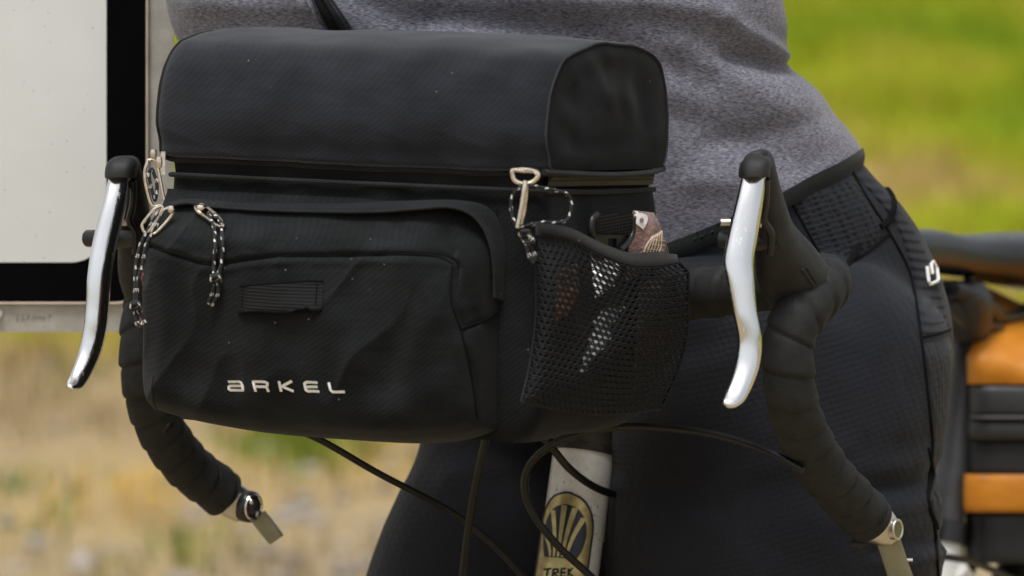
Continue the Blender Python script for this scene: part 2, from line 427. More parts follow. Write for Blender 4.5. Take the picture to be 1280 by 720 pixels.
def sheet():
    mb = MB(); xs = sorted(set(list(np.linspace(-600, -8, 12)) + list(np.linspace(-8, 8, 60)) + list(np.linspace(8, 600, 12))))
    ys = sorted(set(list(np.linspace(-600, -6, 12)) + list(np.linspace(-6, 30, 120)) + list(np.linspace(30, 900, 14))))
    def f(i, j):
        x, y = xs[i], ys[j]; w = 1 if 3 < y < 28 and abs(x) < 8 else 0
        return (x, y, w * 0.03 * nz((x, y, 0), 1.3) - 0.001)
    mb.grid(f, len(xs), len(ys)); return mb
tag(sheet().build('ground', gm, ang=None, recalc=False), kind='structure')

def blades(n, x0, x1, y0, y1, h0, h1, w, keep, name, mat, kind_label):
    x = rng.uniform(x0, x1, n); y = rng.uniform(y0, y1, n); h = rng.uniform(h0, h1, n)
    k = np.array([keep(a, b) for a, b in zip(x, y)]); x, y, h = x[k], y[k], h[k]; n = len(x)
    a = rng.uniform(0, 2 * np.pi, n); lean = rng.uniform(0.1, 0.9, n) * h; la = rng.uniform(0, 2 * np.pi, n)
    dx, dy = np.cos(a) * w, np.sin(a) * w; z0 = np.full(n, -0.02)
    V = np.empty((n, 5, 3)); lx, ly = np.cos(la) * lean, np.sin(la) * lean
    V[:, 0] = np.stack([x - dx, y - dy, z0], 1); V[:, 1] = np.stack([x + dx, y + dy, z0], 1)
    V[:, 2] = np.stack([x - dx * .8 + lx * .35, y - dy * .8 + ly * .35, h * .6], 1); V[:, 3] = np.stack([x + dx * .8 + lx * .35, y + dy * .8 + ly * .35, h * .6], 1)
    V[:, 4] = np.stack([x + lx, y + ly, h], 1)
    b = np.arange(n) * 5
    F = np.concatenate([np.stack([b, b + 1, b + 3], 1), np.stack([b, b + 3, b + 2], 1), np.stack([b + 2, b + 3, b + 4], 1)])
    me = bpy.data.meshes.new(name); me.vertices.add(n * 5); me.vertices.foreach_set('co', V.ravel())
    me.loops.add(F.size); me.loops.foreach_set('vertex_index', F.ravel().astype(np.int32))
    me.polygons.add(len(F)); me.polygons.foreach_set('loop_start', (np.arange(len(F)) * 3).astype(np.int32))
    me.update(); me.validate(); me.materials.append(mat)
    o = bpy.data.objects.new(name, me); COL.objects.link(o); return tag(o, kind_label, 'grass', kind='stuff')
grm, nt, bs = node_mat('grass_blade'); gc, gn = ground_colour(nt)
g2 = nt.nodes.new('ShaderNodeNewGeometry'); h_ = nt.nodes.new('ShaderNodeHueSaturation')
nt.links.new(gc, h_.inputs['Color']); mr = nt.nodes.new('ShaderNodeMapRange'); mr.inputs[3].default_value = 0.68; mr.inputs[4].default_value = 1.3
nt.links.new(g2.outputs['Random Per Island'], mr.inputs[0]); nt.links.new(mr.outputs[0], h_.inputs['Value'])
nt.links.new(h_.outputs[0], bs.inputs['Base Color']); bs.inputs['Roughness'].default_value = 0.7; bs.inputs['Specular IOR Level'].default_value = 0.05
try: bs.inputs['Subsurface Weight'].default_value = 0.0
except Exception: pass
blades(130000, -5, 5, 4.2, 26, 0.02, 0.075, 0.0035, lambda a, b: noise.noise((a * 1.7, b * 1.7, 3)) + (b - 7) * 0.12 > -0.15, 'grass', grm, 'short dry and green meadow grass behind the cyclist')
weedm = plain('weed_leaf', (0.17, 0.215, 0.03), 0.7, var=.4, vs=30, spec=.1)
for wx, wy, wr, wn_ in ((375, 570, .15, 750), (250, 690, .10, 70), (30, 640, .16, 80), (120, 470, .2, 120)):
    r_ = ray(wx, wy); t_ = -CAM.z / r_.z; gp = CAM + r_ * t_
    blades(wn_, gp.x - wr, gp.x + wr, gp.y - wr * 3, gp.y + wr * 3, .02, .06, .005, lambda a, b: ((a - gp.x) / wr) ** 2 + ((b - gp.y) / wr / 3) ** 2 < random.random(), 'weeds', weedm, 'low green weeds growing in the dry tan verge')['group'] = 'patches of green weeds in the verge'
def pebbles():
    mb = MB()
    for _ in range(2600):
        x, y = random.uniform(-4, 4), 4.0 + abs(random.gauss(0, 1.4)); r = random.uniform(.006, .022)
        s = (random.uniform(.8, 1.3), random.uniform(.8, 1.3), .6); mb.ball((x, y, r * .3 + .015 * nz((x, y, 0), 1.3)), r, 3, s)
    return mb.build('gravel', plain('gravel_stone', (0.34, 0.30, 0.26), 0.9, var=0.4, vs=3), recalc=False)
tag(pebbles(), 'scattered grey gravel among the dry grass', 'gravel', kind='stuff')
def flowers():
    mb = MB()
    for cx, cy, n, sx, sy in ((-2.2, 5.68, 0, .2, .1),):
        pass
    spots = [(172, 655, 13, 13), (112, 652, 6, 7), (205, 662, 7, 12), (62, 660, 4, 14), (330, 660, 3, 20), (140, 640, 3, 8)]
    for px, py, n, sp in spots:
        for _ in range(n):
            r = ray(px + random.gauss(0, sp), py + random.gauss(0, sp * .5)); t = -CAM.z / r.z; p = CAM + r * t
            z = random.uniform(.04, .09); rr = random.uniform(.005, .008)
            for q in range(5):
                an = q * 1.2566; c = Vector((p.x + math.cos(an) * rr, p.y + math.sin(an) * rr, z))
                mb.loft([(c, Vector((rr * .7, 0, 0)), Vector((0, rr * .7, 0)), 2), (c + Vector((0, 0, .002)), Vector((rr * .5, 0, 0)), Vector((0, rr * .5, 0)), 2)], 6)
            mb.tube([(p.x, p.y, 0), (p.x, p.y, z)], .0012, 4)
    return mb.build('wildflowers', plain('yellow_petal', (0.62, 0.38, 0.05), 0.7), recalc=False)
tag(flowers(), 'small yellow wildflowers in the dry verge', 'flowers', kind='stuff')

# ------------------------------------------------------------------ road sign
def white_panel_mat():
    m, nt, bs = node_mat('white_sign_sheeting'); v = pos(nt)
    vo = nt.nodes.new('ShaderNodeTexVoronoi'); vo.inputs['Scale'].default_value = 120; nt.links.new(v, vo.inputs['Vector'])
    sp = math_n(nt, 'LESS_THAN', vo.outputs['Distance'], math_n(nt, 'MULTIPLY', noise_n(nt, v, 300, 1), 0.13))
    base = ramp(nt, noise_n(nt, v, 9, 4), [(0.3, (0.67, 0.685, 0.665)), (0.7, (0.75, 0.765, 0.75))])
    scr = nt.nodes.new('ShaderNodeTexNoise'); scr.inputs['Scale'].default_value = 1.0; scr.inputs['Detail'].default_value = 2
    nt.links.new(pos(nt, (8, 8, 260), (0, R(4), 0)), scr.inputs['Vector'])
    s2 = ramp(nt, scr.outputs['Fac'], [(0.72, (0, 0, 0)), (0.75, (1, 1, 1))])
    c = mixc(nt, math_n(nt, 'MULTIPLY', sp, 0.6), base, (0.25, 0.24, 0.22)); c = mixc(nt, math_n(nt, 'MULTIPLY', s2, 0.4), c, (0.82, 0.82, 0.8))
    nt.links.new(c, bs.inputs['Base Color']); bs.inputs['Roughness'].default_value = 0.45
    return m
def galv(name, a, b, metal=0.5, rough=0.5):
    m, nt, bs = node_mat(name); v = pos(nt)
    c = ramp(nt, noise_n(nt, pos(nt, (1, 1, 1)), 60, 5, 0.65), [(0.3, a), (0.7, b)])
    sp = ramp(nt, noise_n(nt, v, 700, 2), [(0.66, (0, 0, 0)), (0.72, (1, 1, 1))])
    nt.links.new(mixc(nt, math_n(nt, 'MULTIPLY', sp, 0.5), c, (0.12, 0.11, 0.09)), bs.inputs['Base Color'])
    bs.inputs['Metallic'].default_value = metal; bs.inputs['Roughness'].default_value = rough; bump(nt, bs, noise_n(nt, v, 250, 4), 0.15, 0.001); return m
SD = 0.50; YV = Vector((0, 1, 0))
def atv(px, py, d):                                            # same, on an upright plane facing the road
    r = ray(px, py); return CAM + r * ((at(640, 360, d).y - CAM.y) / r.y)
sign = thing('road_sign', atv(-420, 3300, SD + .03), 'big white road sign with black border and aluminium frame behind the handlebar', 'sign')
def rrect(x0, y0, x1, y1, r, d, n=8):
    pts = []
    for cx, cy, a0 in ((x1 - r, y0 + r, -90), (x1 - r, y1 - r, 0), (x0 + r, y1 - r, 90), (x0 + r, y0 + r, 180)):
        for i in range(n + 1):
            t = R(a0 + 90 * i / n); pts.append(atv(cx + r * math.cos(t), cy + r * math.sin(t), d))
    return pts
MB().plate(rrect(-1010, -950, 217, 415, 6, SD), YV, .004).build('sign_frame', galv('weathered_aluminium', (0.34, 0.33, 0.30), (0.50, 0.48, 0.44), 0.25, 0.5), sign, ang=30)
blk = MB().plate(rrect(-975, -915, 184, 379, 40, SD - .0032), YV, .0030)
blk.build('sign_border', plain('black_sign_sheeting', (0.002, 0.002, 0.0025), 0.4, spec=0.04), sign, ang=30)
edge = MB(); pts = rrect(-975, -915, 184, 379, 40, SD - .0030); edge.tube(pts, .0010, 6, closed=True)
edge.build('panel_edge', plain('raw_panel_edge', (0.55, 0.45, 0.36), 0.6), sign)
MB().plate(rrect(-925, -865, 133, 328, 44, SD - .0040), YV, .0006).build('sign_face', white_panel_mat(), sign, ang=30)
mb = MB()
def fp(x, y): return atv(x / 8, 360 + y / 8, SD - .0006)
for poly in ([(150, 265), (180, 262), (185, 280), (155, 315), (190, 315)], [(205, 270), (235, 265), (235, 285), (210, 318), (250, 315)], [(265, 262), (300, 318)], [(300, 262), (262, 318)],
             [(320, 318), (345, 262)], [(350, 318), (362, 278), (385, 278), (378, 318)], [(385, 278), (405, 278), (398, 318)], [(425, 285), (450, 280), (445, 312), (420, 315), (425, 285)], [(470, 268), (520, 262)], [(498, 266), (490, 318)]):
    mb.tube([fp(*p) for p in dense(poly, 12)], .00022, 5)
mb.build('stamped_lettering', galv('stamped_metal', (0.24, 0.23, 0.21), (0.33, 0.32, 0.29)), sign)
bolt = MB().tube([atv(-3, 392, SD), atv(-3, 392, SD - .004)], .0035, 12); bolt.build('bolt', M['alu'], sign)
for x in (-760, -150):
    mb = MB(); p = atv(x, 415, SD + .036); mb.loft([(Vector((p.x, p.y, -.3)), Vector((.03, 0, 0)), Vector((0, .03, 0)), 8), (Vector((p.x, p.y, 1.62)), Vector((.03, 0, 0)), Vector((0, .03, 0)), 8)], 24)
    mb.build('post', galv('galvanised_post', (0.3, 0.3, 0.3), (0.42, 0.42, 0.41)), sign)

# ------------------------------------------------------------------ person
PD = 0.46
XL = ([-700, -500, -60, 0, 60, 150, 250, 300, 400, 500, 560], [330, 250, 212, 213, 232, 290, 372, 410, 500, 535, 540])
XR = ([-700, -500, -120, -40, 0, 40, 68, 78, 90, 112, 150, 187, 215, 250, 280, 300, 335, 400, 450, 520, 560, 600, 640, 720], [850, 950, 955, 962, 970, 976, 975, 976, 987, 1012, 1040, 1064, 1088, 1122, 1143, 1155, 1171, 1188, 1192, 1187, 1181, 1171, 1180, 1178])
DC = ([-700, 0, 200, 400, 720], [.36, .40, .44, .47, .47]); HD = ([-700, 0, 200, 400, 720], [.10, .115, .125, .135, .14])
def psec(y, grow=0.0):
    xl, xr = ci(y, *XL), ci(y, *XR); s = PX * (DIST + ci(y, *DC)) / DIST
    c = (xl + xr) / 2; hw = (xr - xl) / 2 + grow / s
    return c, hw, ci(y, *DC), ci(y, *HD) + grow
person = thing('person', at(800, 2030, PD), 'person in heather grey jersey and black cycling shorts straddling the bicycle', 'person')
# body: one continuous surface under the clothes
def remeshed(mb, name, mat, vox, parent, it=3):
    o = mb.build(name + '_raw', mat, None, ang=None)
    md = o.modifiers.new('r', 'REMESH'); md.mode = 'VOXEL'; md.voxel_size = vox
    sm = o.modifiers.new('s', 'SMOOTH'); sm.factor = 0.5; sm.iterations = it
    dg = bpy.context.evaluated_depsgraph_get(); me = bpy.data.meshes.new_from_object(o.evaluated_get(dg))
    bpy.data.objects.remove(o, do_unlink=True); me.name = name; me.shade_smooth()
    if not me.materials: me.materials.append(mat)
    r = bpy.data.objects.new(name, me); COL.objects.link(r); adopt(r, parent); return r
LEG_L = [(330, 905, 200), (400, 955, 222), (450, 972, 220), (520, 972, 215), (560, 969, 212), (600, 964, 207), (640, 968, 212), (720, 968, 210), (850, 965, 190), (1000, 960, 150), (1090, 955, 125), (1160, 955, 112), (1300, 958, 108), (1450, 960, 102), (1700, 955, 72), (1880, 950, 62), (1960, 950, 66)]
LEG_R = [(330, 700, 180), (400, 690, 180), (480, 690, 170), (560, 682, 157), (600, 668, 162), (660, 642, 165), (720, 620, 164), (850, 585, 155), (1000, 560, 130), (1090, 548, 115), (1160, 545, 108), (1300, 545, 106), (1450, 545, 100), (1700, 555, 72), (1880, 560, 62), (1960, 560, 66)]
def leg_secs(L, y0, y1, f, d0=.60):
    ys = [l[0] for l in L]; out = []
    for y in np.linspace(y0, y1, 30):
        cx = ci(y, ys, [l[1] for l in L]); hw = ci(y, ys, [l[2] for l in L]) * f
        d = ci(y, [300, 720, 1150, 1960], [d0, d0 - .03, d0 - .03, d0 + .08]); s = PX * (DIST + d) / DIST
        out.append((at(cx, y, d), XV * hw * s, FWD * min(hw * s * 1.02, .13) , 2.15))
    return out
def body():
    mb = MB(); secs = []
    for y in np.linspace(-560, 430, 30):
        c, hw, d, hd = psec(y); s = PX * (DIST + d) / DIST; f = .90
        if y < -440: hw *= 1 - .25 * ((-440 - y) / 120)
        secs.append((at(c, y, d), XV * hw * s * f, FWD * hd * f, 2.3))
    mb.loft(secs, 36)
    mb.loft(leg_secs(LEG_L, 330, 1990, .93, .41), 24); mb.loft(leg_secs(LEG_R, 330, 1990, .93, .52), 24)
    nk = at(600, -600, .34)
    mb.tube([nk + ZZ * -.05, nk + ZZ * .02, nk + Vector((-.01, -.02, .08))], .06, 18)
    hc = nk + Vector((-.03, -.05, .19)); mb.ball(hc, .10, 12, (.78, .95, 1.18)); mb.ball(hc + Vector((-.03, -.085, -.03)), .022, 6, (.7, 1, 1.2))
    for sx in (-1, 1):
        mb.ball(hc + Vector((sx * .078, 0.01, -.01)), .028, 6, (.35, .7, 1.1))
        sh = at(600 + sx * 250, -480, .36); el = at(600 + sx * 350, -170, .50); wr = at(600 + sx * 30, -90 - 20 * sx, .62 + .02 * sx)
        mb.tube(spline([sh, (sh + el) / 2, el], 8), [.06, .058, .055, .052, .05, .047, .045, .043], 16)
        mb.tube(spline([el, (el + wr) / 2, wr], 8), [.043, .045, .043, .04, .036, .032, .029, .027], 16)
        hv = Vector((-sx, -.05, .05)).normalized(); mb.loft([(wr, ZZ * .03, Vector((0, .016, 0)), 2.4), (wr + hv * .05, ZZ * .042, Vector((0, .015, 0)), 2.4), (wr + hv * .09, ZZ * .04, Vector((0, .013, 0)), 2.4)], 14)
        for q in range(4):
            b0 = wr + hv * .085 + ZZ * (.03 - .02 * q); L = (.062, .072, .066, .05)[q]
            mb.tube([b0, b0 + hv * L * .5 + Vector((0, .006, 0)), b0 + hv * L * .9 + Vector((0, .025, -.002))], [.0095, .009, .0075], 8)
        mb.tube([wr + ZZ * .03 + hv * .02, wr + ZZ * .055 + hv * .05, wr + ZZ * .06 + hv * .08], [.012, .011, .008], 8)
    return remeshed(mb, 'body', M['skin'], .010, person)
body()
hairb = MB(); hc = at(600, -600, .34) + Vector((-.03, -.05, .19)); hairb.ball(hc + Vector((.0, .022, .03)), .105, 12, (.82, .95, 1.05)); hairb.build('hair', M['hair'], person)
for L, dd in ((LEG_L, .47), (LEG_R, .58)):
    c = at(L[-1][1], 2000, dd); c.z = .05
    mb = MB(); dv = Vector((-.35, -.94, 0)).normalized(); sv = dv.cross(ZZ)
    mb.loft([(c - dv * .10 + ZZ * .01, sv * .030, ZZ * .045, 3), (c - dv * .05, sv * .04, ZZ * .05, 3), (c + dv * .05 - ZZ * .008, sv * .045, ZZ * .04, 3), (c + dv * .13 - ZZ * .018, sv * .047, ZZ * .03, 3), (c + dv * .18 - ZZ * .025, sv * .03, ZZ * .02, 3)], 20)
    mb.build('shoe', M['shoe'], person)
# shorts
def shorts():
    mb = MB(); secs = []
    for y in np.linspace(90, 470, 24):
        c, hw, d, hd = psec(y); s = PX * (DIST + d) / DIST; f = 0.955 if y < 170 else (0.955 + .045 * min(1, (y - 170) / 30))
        secs.append((at(c, y, d), XV * hw * s * f, FWD * hd * (.94 if y < 200 else 1.0), 2.3))
    mb.loft(secs, 56)
    mb.loft(leg_secs(LEG_L, 330, 1010, 1.0, .41), 40); mb.loft(leg_secs(LEG_R, 330, 1010, 1.0, .52), 40)
    o = remeshed(mb, 'cycling_shorts', M['lycra'], .0055, person, 6)
    folds = [(1080, 615, 1190, 585, 9, -.0035), (1060, 650, 1190, 622, 11, .003), (1090, 690, 1190, 668, 9, -.0035), (1120, 560, 1190, 545, 10, -.002), (1040, 585, 1150, 590, 12, .0025), (900, 600, 1060, 560, 14, .002),
             (1150, 700, 1185, 690, 8, .003), (840, 470, 1000, 420, 16, .002), (560, 600, 720, 560, 14, .003), (700, 560, 900, 640, 14, -.002), (1085, 720, 1180, 735, 9, -.003)]
    for v in o.data.vertices:
        q = v.co - CAM; D = q.dot(FWD); x = 640 + q.x / D * DIST / PX; y = 360 - q.dot(UPV) / D * DIST / PX
        if y > 900: continue
        n = v.normal; a = .0014 * nz(v.co, 18) + .0007 * nz(v.co, 45, 3)
        if q.dot(n) < 0:
            for (x0, y0, x1, y1, w, am) in folds:
                dd = seg_dist(x, y, (x0, y0, x1, y1)) / w
                if dd < 3: a += am * math.exp(-dd * dd)
        v.co = v.co + n * a
    return o
sh = shorts(); SH = Caster(sh)
# jersey: a loose shell with its own hem and folds
HEMX = ([-1, -.5, .16, .42, .62, .85, 1.0], [400, 380, 297, 262, 236, 208, 188])
JF = [(540, 30, 720, 48, 16, -.006), (720, 48, 880, 110, 20, -.005), (560, 70, 800, 95, 22, .004), (640, 5, 900, 20, 16, .005), (800, 30, 960, 90, 18, -.004), (850, 60, 1050, 185, 26, .005), (840, 150, 1000, 215, 22, -.004),
      (900, 30, 975, 72, 10, .005), (905, 75, 985, 90, 9, -.006), (250, 10, 380, 20, 14, .003), (300, -40, 420, 30, 14, .004), (440, 0, 520, 40, 16, -.004), (880, 190, 1030, 150, 16, -.003), (860, 230, 960, 235, 14, .003)]
def jersey_pt(u, v, grow=.004, y0=-520):
    xn = math.cos(u); hem = ci(xn, *HEMX); y = y0 + v * (hem - y0)
    c, hw, d, hd = psec(y, grow); s = PX * (DIST + d) / DIST
    e = 2.3; cx = math.copysign(abs(math.cos(u)) ** (2/e), math.cos(u)); sy = math.copysign(abs(math.sin(u)) ** (2/e), math.sin(u))
    px = c + hw * cx; p = at(c, y, d) + XV * (hw * s * cx) - FWD * (hd * sy)
    a = .003 * nz(p, 9, 2) + .0016 * nz(p, 24, 5)
    if sy > 0:
        for (x0, yy0, x1, yy1, w, am) in JF:
            dd = seg_dist(px, y, (x0, yy0, x1, yy1)) / w
            if dd < 3: a += am * math.exp(-dd * dd)
    nn = (XV * cx * hd - FWD * sy * hw * s); nn.normalize()
    return p + nn * a
mb = MB(); NU, NV = 220, 130
mb.grid(lambda i, j: jersey_pt(2 * math.pi * i / NU, (j / (NV - 1)) ** .7), NU, NV, cu=True)
jersey = mb.build('jersey', M['heather'], person, ang=None); JC = Caster(jersey)
for sx in (-1, 1):
    s0 = at(600 + sx * 235, -500, .36); el = at(600 + sx * 350, -170, .50); mb = MB(); mb.tube(spline([s0, (s0 + el) / 2, el + (el - s0) * .05], 10), [.078, .076, .073, .07, .068, .066, .064, .063, .062, .061], 24, caps=False)
    mb.build('sleeve', M['heather'], person)
mb = MB()
def hemband(i, j):
    u = 2 * math.pi * i / NU; t = j / 9; p = jersey_pt(u, 1.0, .0055); dn = ZZ * -1
    return p + dn * (.0125 * t - .0015) + (p - at(780, 300, .44)).normalized() * (.0012 * math.sin(math.pi * t))
mb.grid(hemband, NU, 10, cu=True); hem = mb.build('hem_band', M['hem'], jersey, ang=None); HB = Caster(hem)
# front zip placket, open
def patch(cast, x_of, y_of, nu, nv, off, name, mat, parent, bulge=0.0):
    mb = MB()
    def f(i, j):
        s_, t_ = i / (nu - 1), j / (nv - 1); e = min(s_, 1 - s_, t_, 1 - t_)
        o_ = off * min(1, e * 8 + 0.1) + bulge * math.sin(math.pi * s_) * math.sin(math.pi * t_)
        return cast.hit(x_of(s_, t_), y_of(s_, t_), o_)
    mb.grid(f, nu, nv); return mb.build(name, mat, parent, ang=None, recalc=False)
def quad_xy(q):
    (x0, y0), (x1, y1), (x2, y2), (x3, y3) = q   # TL, TR, BR, BL
    return (lambda s_, t_: (x0*(1-s_)+x1*s_)*(1-t_) + (x3*(1-s_)+x2*s_)*t_), (lambda s_, t_: (y0*(1-s_)+y1*s_)*(1-t_) + (y3*(1-s_)+y2*s_)*t_)
zl = lambda a, b, c: (lambda y: ci(y, [-470, -250, -30, 62], [c, a - 25, a, b]))
def strip(l, r): return (lambda s_, t_: l(-470 + 532 * t_) * (1 - s_) + r(-470 + 532 * t_) * s_), (lambda s_, t_: -470 + 532 * t_)
fx, fy = strip(zl(380, 424, 440), zl(396, 455, 452)); patch(JC, fx, fy, 10, 130, .0015, 'zip_opening', M['cloth_dark'], jersey)
fx, fy = strip(zl(388, 442, 446), zl(396, 455, 452)); patch(JC, fx, fy, 8, 130, .0035, 'zip_placket', M['hem'], jersey)
for x0, x1 in ((371, 418), (379, 423), (399, 459)):
    mb = MB(); zf = zl(x0, x1, 440 + (x0 - 380) * .5); mb.tube([JC.hit(zf(y), y, .0008) for y in np.linspace(-470, 62, 130)], .0008, 6); mb.build('seam', M['pipe'] if x0 != 371 else M['heather'], jersey)
# raised tone-on-tone lettering on the hem
mb = MB()
def hx(x, y): return HB.hit(840 + x / 12, 250 + y / 12, .0004)
for poly in ([(340, 395), (360, 490), (390, 478)], [(430, 395), (455, 385), (480, 425), (455, 450), (425, 440), (430, 395)], [(510, 365), (520, 410), (550, 412), (565, 395), (560, 340)], [(605, 325), (620, 385)], [(690, 290), (655, 300), (650, 320), (690, 330), (700, 350), (670, 368)]):
    mb.tube([hx(*p) for p in dense(poly, 15)], .0007, 5)
mb.build('hem_lettering', fabric('hem_lettering', (0.02, 0.021, 0.021), lint=False), jersey)
# shorts panels
fx, fy = quad_xy([(985, 246), (1062, 206), (1112, 290), (1040, 345)]); patch(SH, fx, fy, 40, 40, .0016, 'mesh_pocket_panel', M['lycra_mesh'], sh)
fx = lambda s_, t_: (ci(t_, [0, .3, .6, 1], [1066, 1118, 1140, 1152]) * (1 - s_) + ci(200 + t_ * 215, *XR) * s_ - s_ * 3); fy = lambda s_, t_: 205 + t_ * 215 + (1 - s_) * 10
patch(SH, fx, fy, 30, 80, .0014, 'side_panel', M['lycra_rib'], sh)
fx = lambda s_, t_: (ci(t_, [0, .5, 1], [1152, 1162, 1166]) * (1 - s_) + (ci(425 + t_ * 150, *XR) - 3) * s_); fy = lambda s_, t_: 428 + t_ * 150
patch(SH, fx, fy, 16, 60, .0012, 'side_panel', lycra('side_lycra', (0.013, 0.0135, 0.018), 190, 0.5), sh)
def seam_on(cast, pts, r, name, mat, parent, off=.0006, n=60):
    mb = MB(); mb.tube([cast.hit(p[0], p[1], off) for p in spline(pts, n)], r, 6); return mb.build(name, mat, parent)
SHC = Caster(sh, *[c for c in sh.children])
for pts, r in (([(1060, 206), (1085, 250), (1112, 292), (1138, 345), (1150, 415), (1160, 500), (1165, 560), (1160, 620), (1172, 660)], .0012), ([(1112, 292), (1080, 318), (1042, 345), (1000, 372)], .0010),
               ([(1082, 203), (1100, 225), (1116, 250), (1113, 272), (1100, 284)], .0024), ([(1150, 422), (1170, 418), (1188, 412)], .0009), ([(985, 246), (1010, 290), (1040, 345)], .0008), ([(985, 246), (1020, 226), (1062, 206)], .0009),
               ([(1160, 560), (1166, 590), (1160, 625), (1168, 660), (1172, 720)], .0014)):
    seam_on(SHC, pts, r, 'seam', M['seam'], sh, .0003)
mb = MB()
for poly in ([(1157, 334), (1159, 352), (1161, 356), (1170, 352), (1171, 349), (1169, 336)], [(1169, 336), (1165, 328), (1162, 331), (1164, 343)]):
    pts = [SHC.hit(x, y, .0012) for x, y in dense(poly, 3)]; mb.tube(pts, .0013, 6)
mb.build('side_logo', M['white_print'], sh)

# ------------------------------------------------------------------ touring bicycle
AX = bag(-.1545, 0, 0)                                        # bike centre plane passes here
bike = thing('touring_bicycle', Vector((AX.x, AX.y, 0)) - BF * .45, 'silver road bicycle with drop handlebar and polished brake levers carrying the black bag', 'bicycle')
def bp(a, b, z):                                              # bike coordinates: side, forward (from bag front), height
    o = Vector((AX.x, AX.y, 0)); return o + BL * a + BF * b + ZZ * z
# head tube and the frame behind it
h0 = at(731, 560, .365)
HA = (BF * math.cos(R(73)) - ZZ * math.sin(R(73))).normalized()   # down the steering axis
h1 = h0 + HA * .165
HR = .0212
mb = MB(); mb.tube([h0 + HA * t for t in np.linspace(0, .165, 12)], HR, 40); ht = mb.build('head_tube', M['paint'], bike)
mb = MB(); mb.tube([h0 - HA * .001, h0 + HA * .004], HR + .0012, 36); mb.tube([h0 - HA * .022, h0 - HA * .014, h0 - HA * .013, h0 - HA * .0012], [.019, .0205, .0222, .0222], 36)
mb.build('headset', plain('rusty_headset', (0.020, 0.014, 0.010), 0.55, var=.6, vs=160), bike)
mb = MB(); sc = h0 - HA * .06; barc = at(668, 378, .29); mb.tube([h0 - HA * .02, h0 - HA * .085], .0175, 24); mb.tube(spline([sc, (sc + barc) / 2, barc], 10), .0165, 24); mb.build('stem', M['black_metal'], bike)
def bpl(px, py):                                              # point of the bicycle's middle plane seen at a photo pixel
    r = ray(px, py); t = (AX - CAM).dot(BL) / r.dot(BL); return CAM + r * t
S0 = bpl(1181, 662); bb = S0 + HA * ((S0.z - .28) / -HA.z)
mb = MB(); mb.tube([h1 - HA * .03, bb], .017, 24); mb.build('down_tube', M['paint'], bike)
mb = MB(); mb.tube([h0 + HA * .045, S0 + HA * .06], .0145, 24); mb.build('top_tube', M['paint'], bike)
mb = MB(); mb.tube([S0, bb], .0148, 24); mb.build('seat_tube', plain('white_seat_tube', (0.72, 0.73, 0.71), 0.3), bike)
mb = MB(); mb.tube([S0 - HA * .001 + HA * .012, S0 - HA * .006], .0182, 24); mb.build('seat_clamp', M['black_metal'], bike)
mb = MB(); mb.tube([S0 - HA * .006, S0 - HA * .155], .0138, 24); sp_o = mb.build('seat_post', plain('grey_seat_post', (0.050, 0.052, 0.056), 0.4), bike)
RH = bb - BF * .43; RH.z = .34
FH = h1 + HA * .34 + BF * .04; FH.z = .34
mb = MB()
for s_ in (-1, 1):
    mb.tube(spline([h1 + HA * .02 + BL * .035 * s_, h1 + HA * .18 + BL * .05 * s_, FH + BL * .05 * s_], 16), np.linspace(.013, .008, 16), 14)
mb.tube([h1 + BL * -.04 + HA * .02, h1 + BL * .04 + HA * .02], .016, 16); mb.tube([h1, h1 + HA * .02], .019, 20)
mb.build('fork', M['paint'], bike)
mb = MB()
for s_ in (-1, 1):
    mb.tube([bb + BL * .03 * s_, RH + BL * .06 * s_], .009, 12); mb.tube([S0 + HA * .03 + BL * .015 * s_, RH + BL * .06 * s_], .008, 12)
mb.build('rear_stays', M['paint'], bike)
for wc in (FH, RH):
    ring = [wc + (BF * math.cos(t) + ZZ * math.sin(t)) * .322 for t in np.linspace(0, 2 * math.pi, 73)[:-1]]
    mb = MB(); mb.tube(ring, .017, 12, closed=True); w_ = mb.build('wheel', M['rubber'], bike)
    mb = MB(); mb.tube([wc + (BF * math.cos(t) + ZZ * math.sin(t)) * .302 for t in np.linspace(0, 2 * math.pi, 73)[:-1]], .010, 8, closed=True); mb.build('rim', M['alu'], w_)
    mb = MB(); mb.tube([wc - BL * .05, wc + BL * .05], .02, 16)
    for k in range(32):
        t = 2 * math.pi * k / 32; mb.tube([wc + BL * .03 * (1 if k % 2 else -1), wc + (BF * math.cos(t) + ZZ * math.sin(t)) * .30], .001, 4)
    mb.build('hub_and_spokes', M['alu'], w_)
mb = MB(); mb.tube([bb - BL * .06, bb + BL * .06], .02, 18); mb.tube([bb - BL * .07, bb - BL * .075 + BF * .12 - ZZ * .12], .01, 10); mb.tube([bb + BL * .07, bb + BL * .075 - BF * .12 + ZZ * .12], .01, 10); mb.build('crank', M['alu'], bike)

